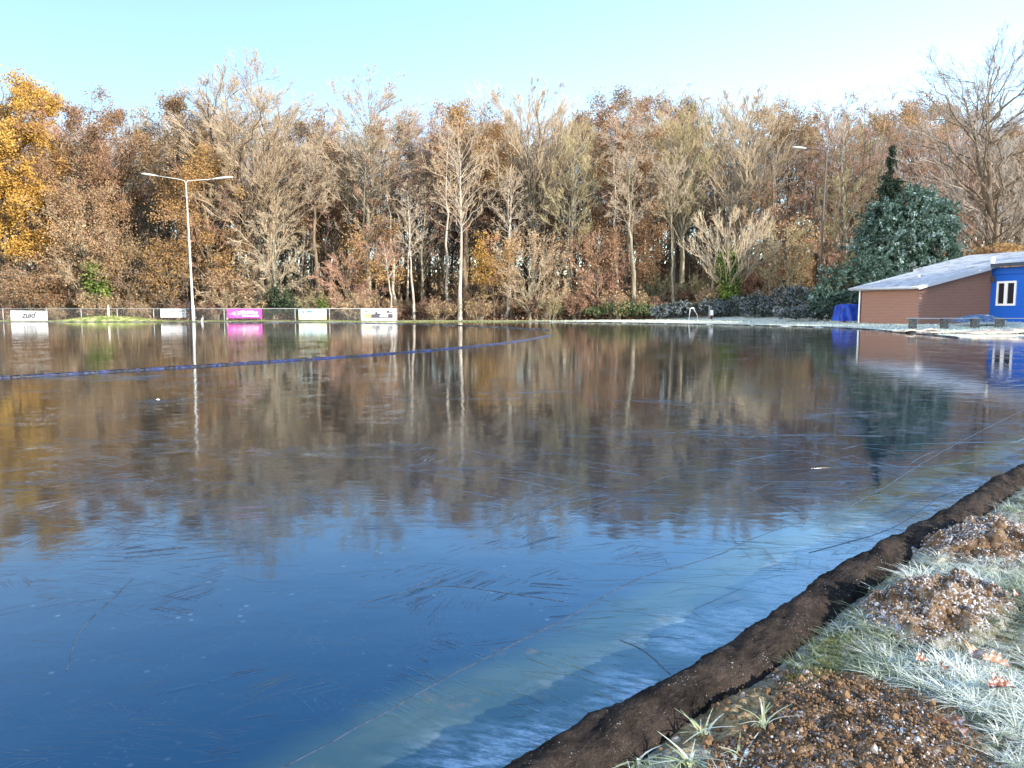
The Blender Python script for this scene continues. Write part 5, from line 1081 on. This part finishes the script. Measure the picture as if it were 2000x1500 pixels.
# frost grains where the tube meets the ice
kk = r.randint(150, 900, 2600); kk = kk[(CT[kk, 1] > 1.5) & (CT[kk, 1] < 9)]; q = EDGE[np.clip((kk * 400 / 900).astype(int), 0, 399)]
w_ = fbm(np.stack([q[:, 0] * 3, q[:, 1] * 3, q[:, 0] * 0 + 8], -1), 3); kk = kk[w_ > .42]
X = CT[kk, 0] - NN[kk, 0] * r.normal(.095, .006, len(kk)) + TT[kk, 0] * r.normal(size=len(kk)) * .012; Y = CT[kk, 1] - NN[kk, 1] * r.normal(.095, .006, len(kk)) + TT[kk, 1] * r.normal(size=len(kk)) * .012
fb = MB(); fb.cards(np.stack([X, Y, np.abs(r.normal(size=len(kk))) * .006 + .004], -1), r.uniform(.005, .014, len(kk)), r, 0)
tag(fb.build('frost_rim', mat('frost_rim_mat', (.70, .73, .78), .7)), 'frost grains where the black tube meets the ice', 'frost', kind='stuff')
# broad-bladed weeds
M_WEED = leaf_mat('weed_leaf', (.16, .22, .08), (.42, .48, .28), (.82, .85, .80))
def weed(u, v, n, L_, seed, label):
    rr = np.random.RandomState(seed); p = pix(u, v, .06); z = bank_at([p[0]], [p[1]])[0][0]; b = MB()
    blades(b, rr.normal(size=n) * .008, rr.normal(size=n) * .008, np.zeros(n), L_ * rr.uniform(.5, 1.1, n), .012 * rr.uniform(.6, 1.3, n) * L_ / .09, rr.uniform(.5, 2.2, n), rr, np.clip(.3 + rr.rand(n) * .75, 0, 1), 5)
    tag(b.build('weed', M_WEED, None, True, (p[0], p[1], z - .004)), label, 'weed', 'frosted weeds on the near bank')
weed(1245, 1478, 13, .085, 1, 'frosted weed at the lower end of the black tube')
weed(1375, 1440, 14, .06, 2, 'green frosted weed beside the sandy soil')
weed(1490, 1452, 11, .07, 3, 'white frosted weed left of the brown soil heap')
weed(1345, 1500, 12, .07, 4, 'frosted weed at the bottom edge of the picture')
weed(1722, 1165, 12, .06, 5, 'pale grass tuft touching the tube below the upper clod')
weed(1445, 1495, 10, .06, 6, 'frosted weed at the bottom edge near the brown soil heap')
# fallen oak leaves
M_OAK = mat('dry_leaf', (.30, .09, .04), .75, .2); t = NT(M_OAK); oi = t.new('ShaderNodeObjectInfo').outputs['Random']; c = t.mix(oi, (.14, .045, .022), (.34, .19, .115)); t.color(t.mix(t.math('MULTIPLY', t.rng(t.noise(t.obj(), 90, 4), .46, .62), .75), c, (.55, .54, .55)))
def oak_leaf(u, v, size, rz, tilt, label, seed):
    rr = np.random.RandomState(seed); p = pix(u, v, .10); z = bank_at([p[0]], [p[1]])[0][0]; n = 26; s = np.linspace(0, 1, n)
    hw = size * .28 * np.sin(np.pi * s ** .8) ** .7 * (1 + .35 * np.sin(s * 24)); hw[0] = .002; curl = size * .25 * np.sin(np.pi * s) * rr.uniform(-.4, .8)
    rows = [np.stack([s * size - size / 2, hw * f, curl + np.abs(f) ** 1.5 * hw * .9], -1) for f in (-1, -.5, 0, .5, 1)]
    V = np.stack(rows, 1); b = MB(); i = np.arange(n - 1)[:, None] * 5; j = np.arange(4)[None]
    b.add(V.reshape(-1, 3), np.stack([i + j, i + 5 + j, i + 6 + j, i + 1 + j], -1).reshape(-1, 4))
    o = b.build('fallen_leaf', M_OAK, None, True, (p[0], p[1], z + .035)); o.rotation_euler = (tilt, tilt * .5, rz); tag(o, label, 'leaf', 'fallen oak leaves on the near bank')
oak_leaf(1800, 1303, .055, .4, .5, 'small red brown leaf among the frosted grass tufts', 1)
oak_leaf(1945, 1312, .075, -.3, .4, 'reddest oak leaf near the right edge', 2)
oak_leaf(1955, 1372, .085, .2, .2, 'pale tan oak leaf near the right edge', 3)
oak_leaf(1838, 1325, .05, 1.2, .6, 'dark red leaf standing in the frosted grass', 4)
oak_leaf(1905, 1290, .10, .9, .15, 'large frosted grey leaf in the grass', 5)
oak_leaf(1850, 1480, .09, 2.0, .2, 'frosted purple grey leaf at the bottom edge', 6)
oak_leaf(1985, 1180, .06, .7, .4, 'brown leaf in the grass below the upper clod', 7)
# pebble
b = MB(); p = pix(1321, 1446, .06); z = bank_at([p[0]], [p[1]])[0][0]; a = np.linspace(0, np.pi, 9); c = np.linspace(0, 2 * np.pi, 16, endpoint=False)
V = np.stack([np.outer(np.sin(a), np.cos(c)) * .014, np.outer(np.sin(a), np.sin(c)) * .010, np.outer(np.cos(a), np.ones(16)) * .009], -1); i = np.arange(8)[:, None] * 16; j = np.arange(16)[None]
b.add(V.reshape(-1, 3), np.stack([i + j, i + (j + 1) % 16, i + 16 + (j + 1) % 16, i + 16 + j], -1)[..., ::-1].reshape(-1, 4))
tag(b.build('pebble', mat('pebble_mat', (.30, .27, .22), .6), None, True, (p[0], p[1], z + .006)), 'smooth grey pebble beside the green frosted weed', 'pebble')
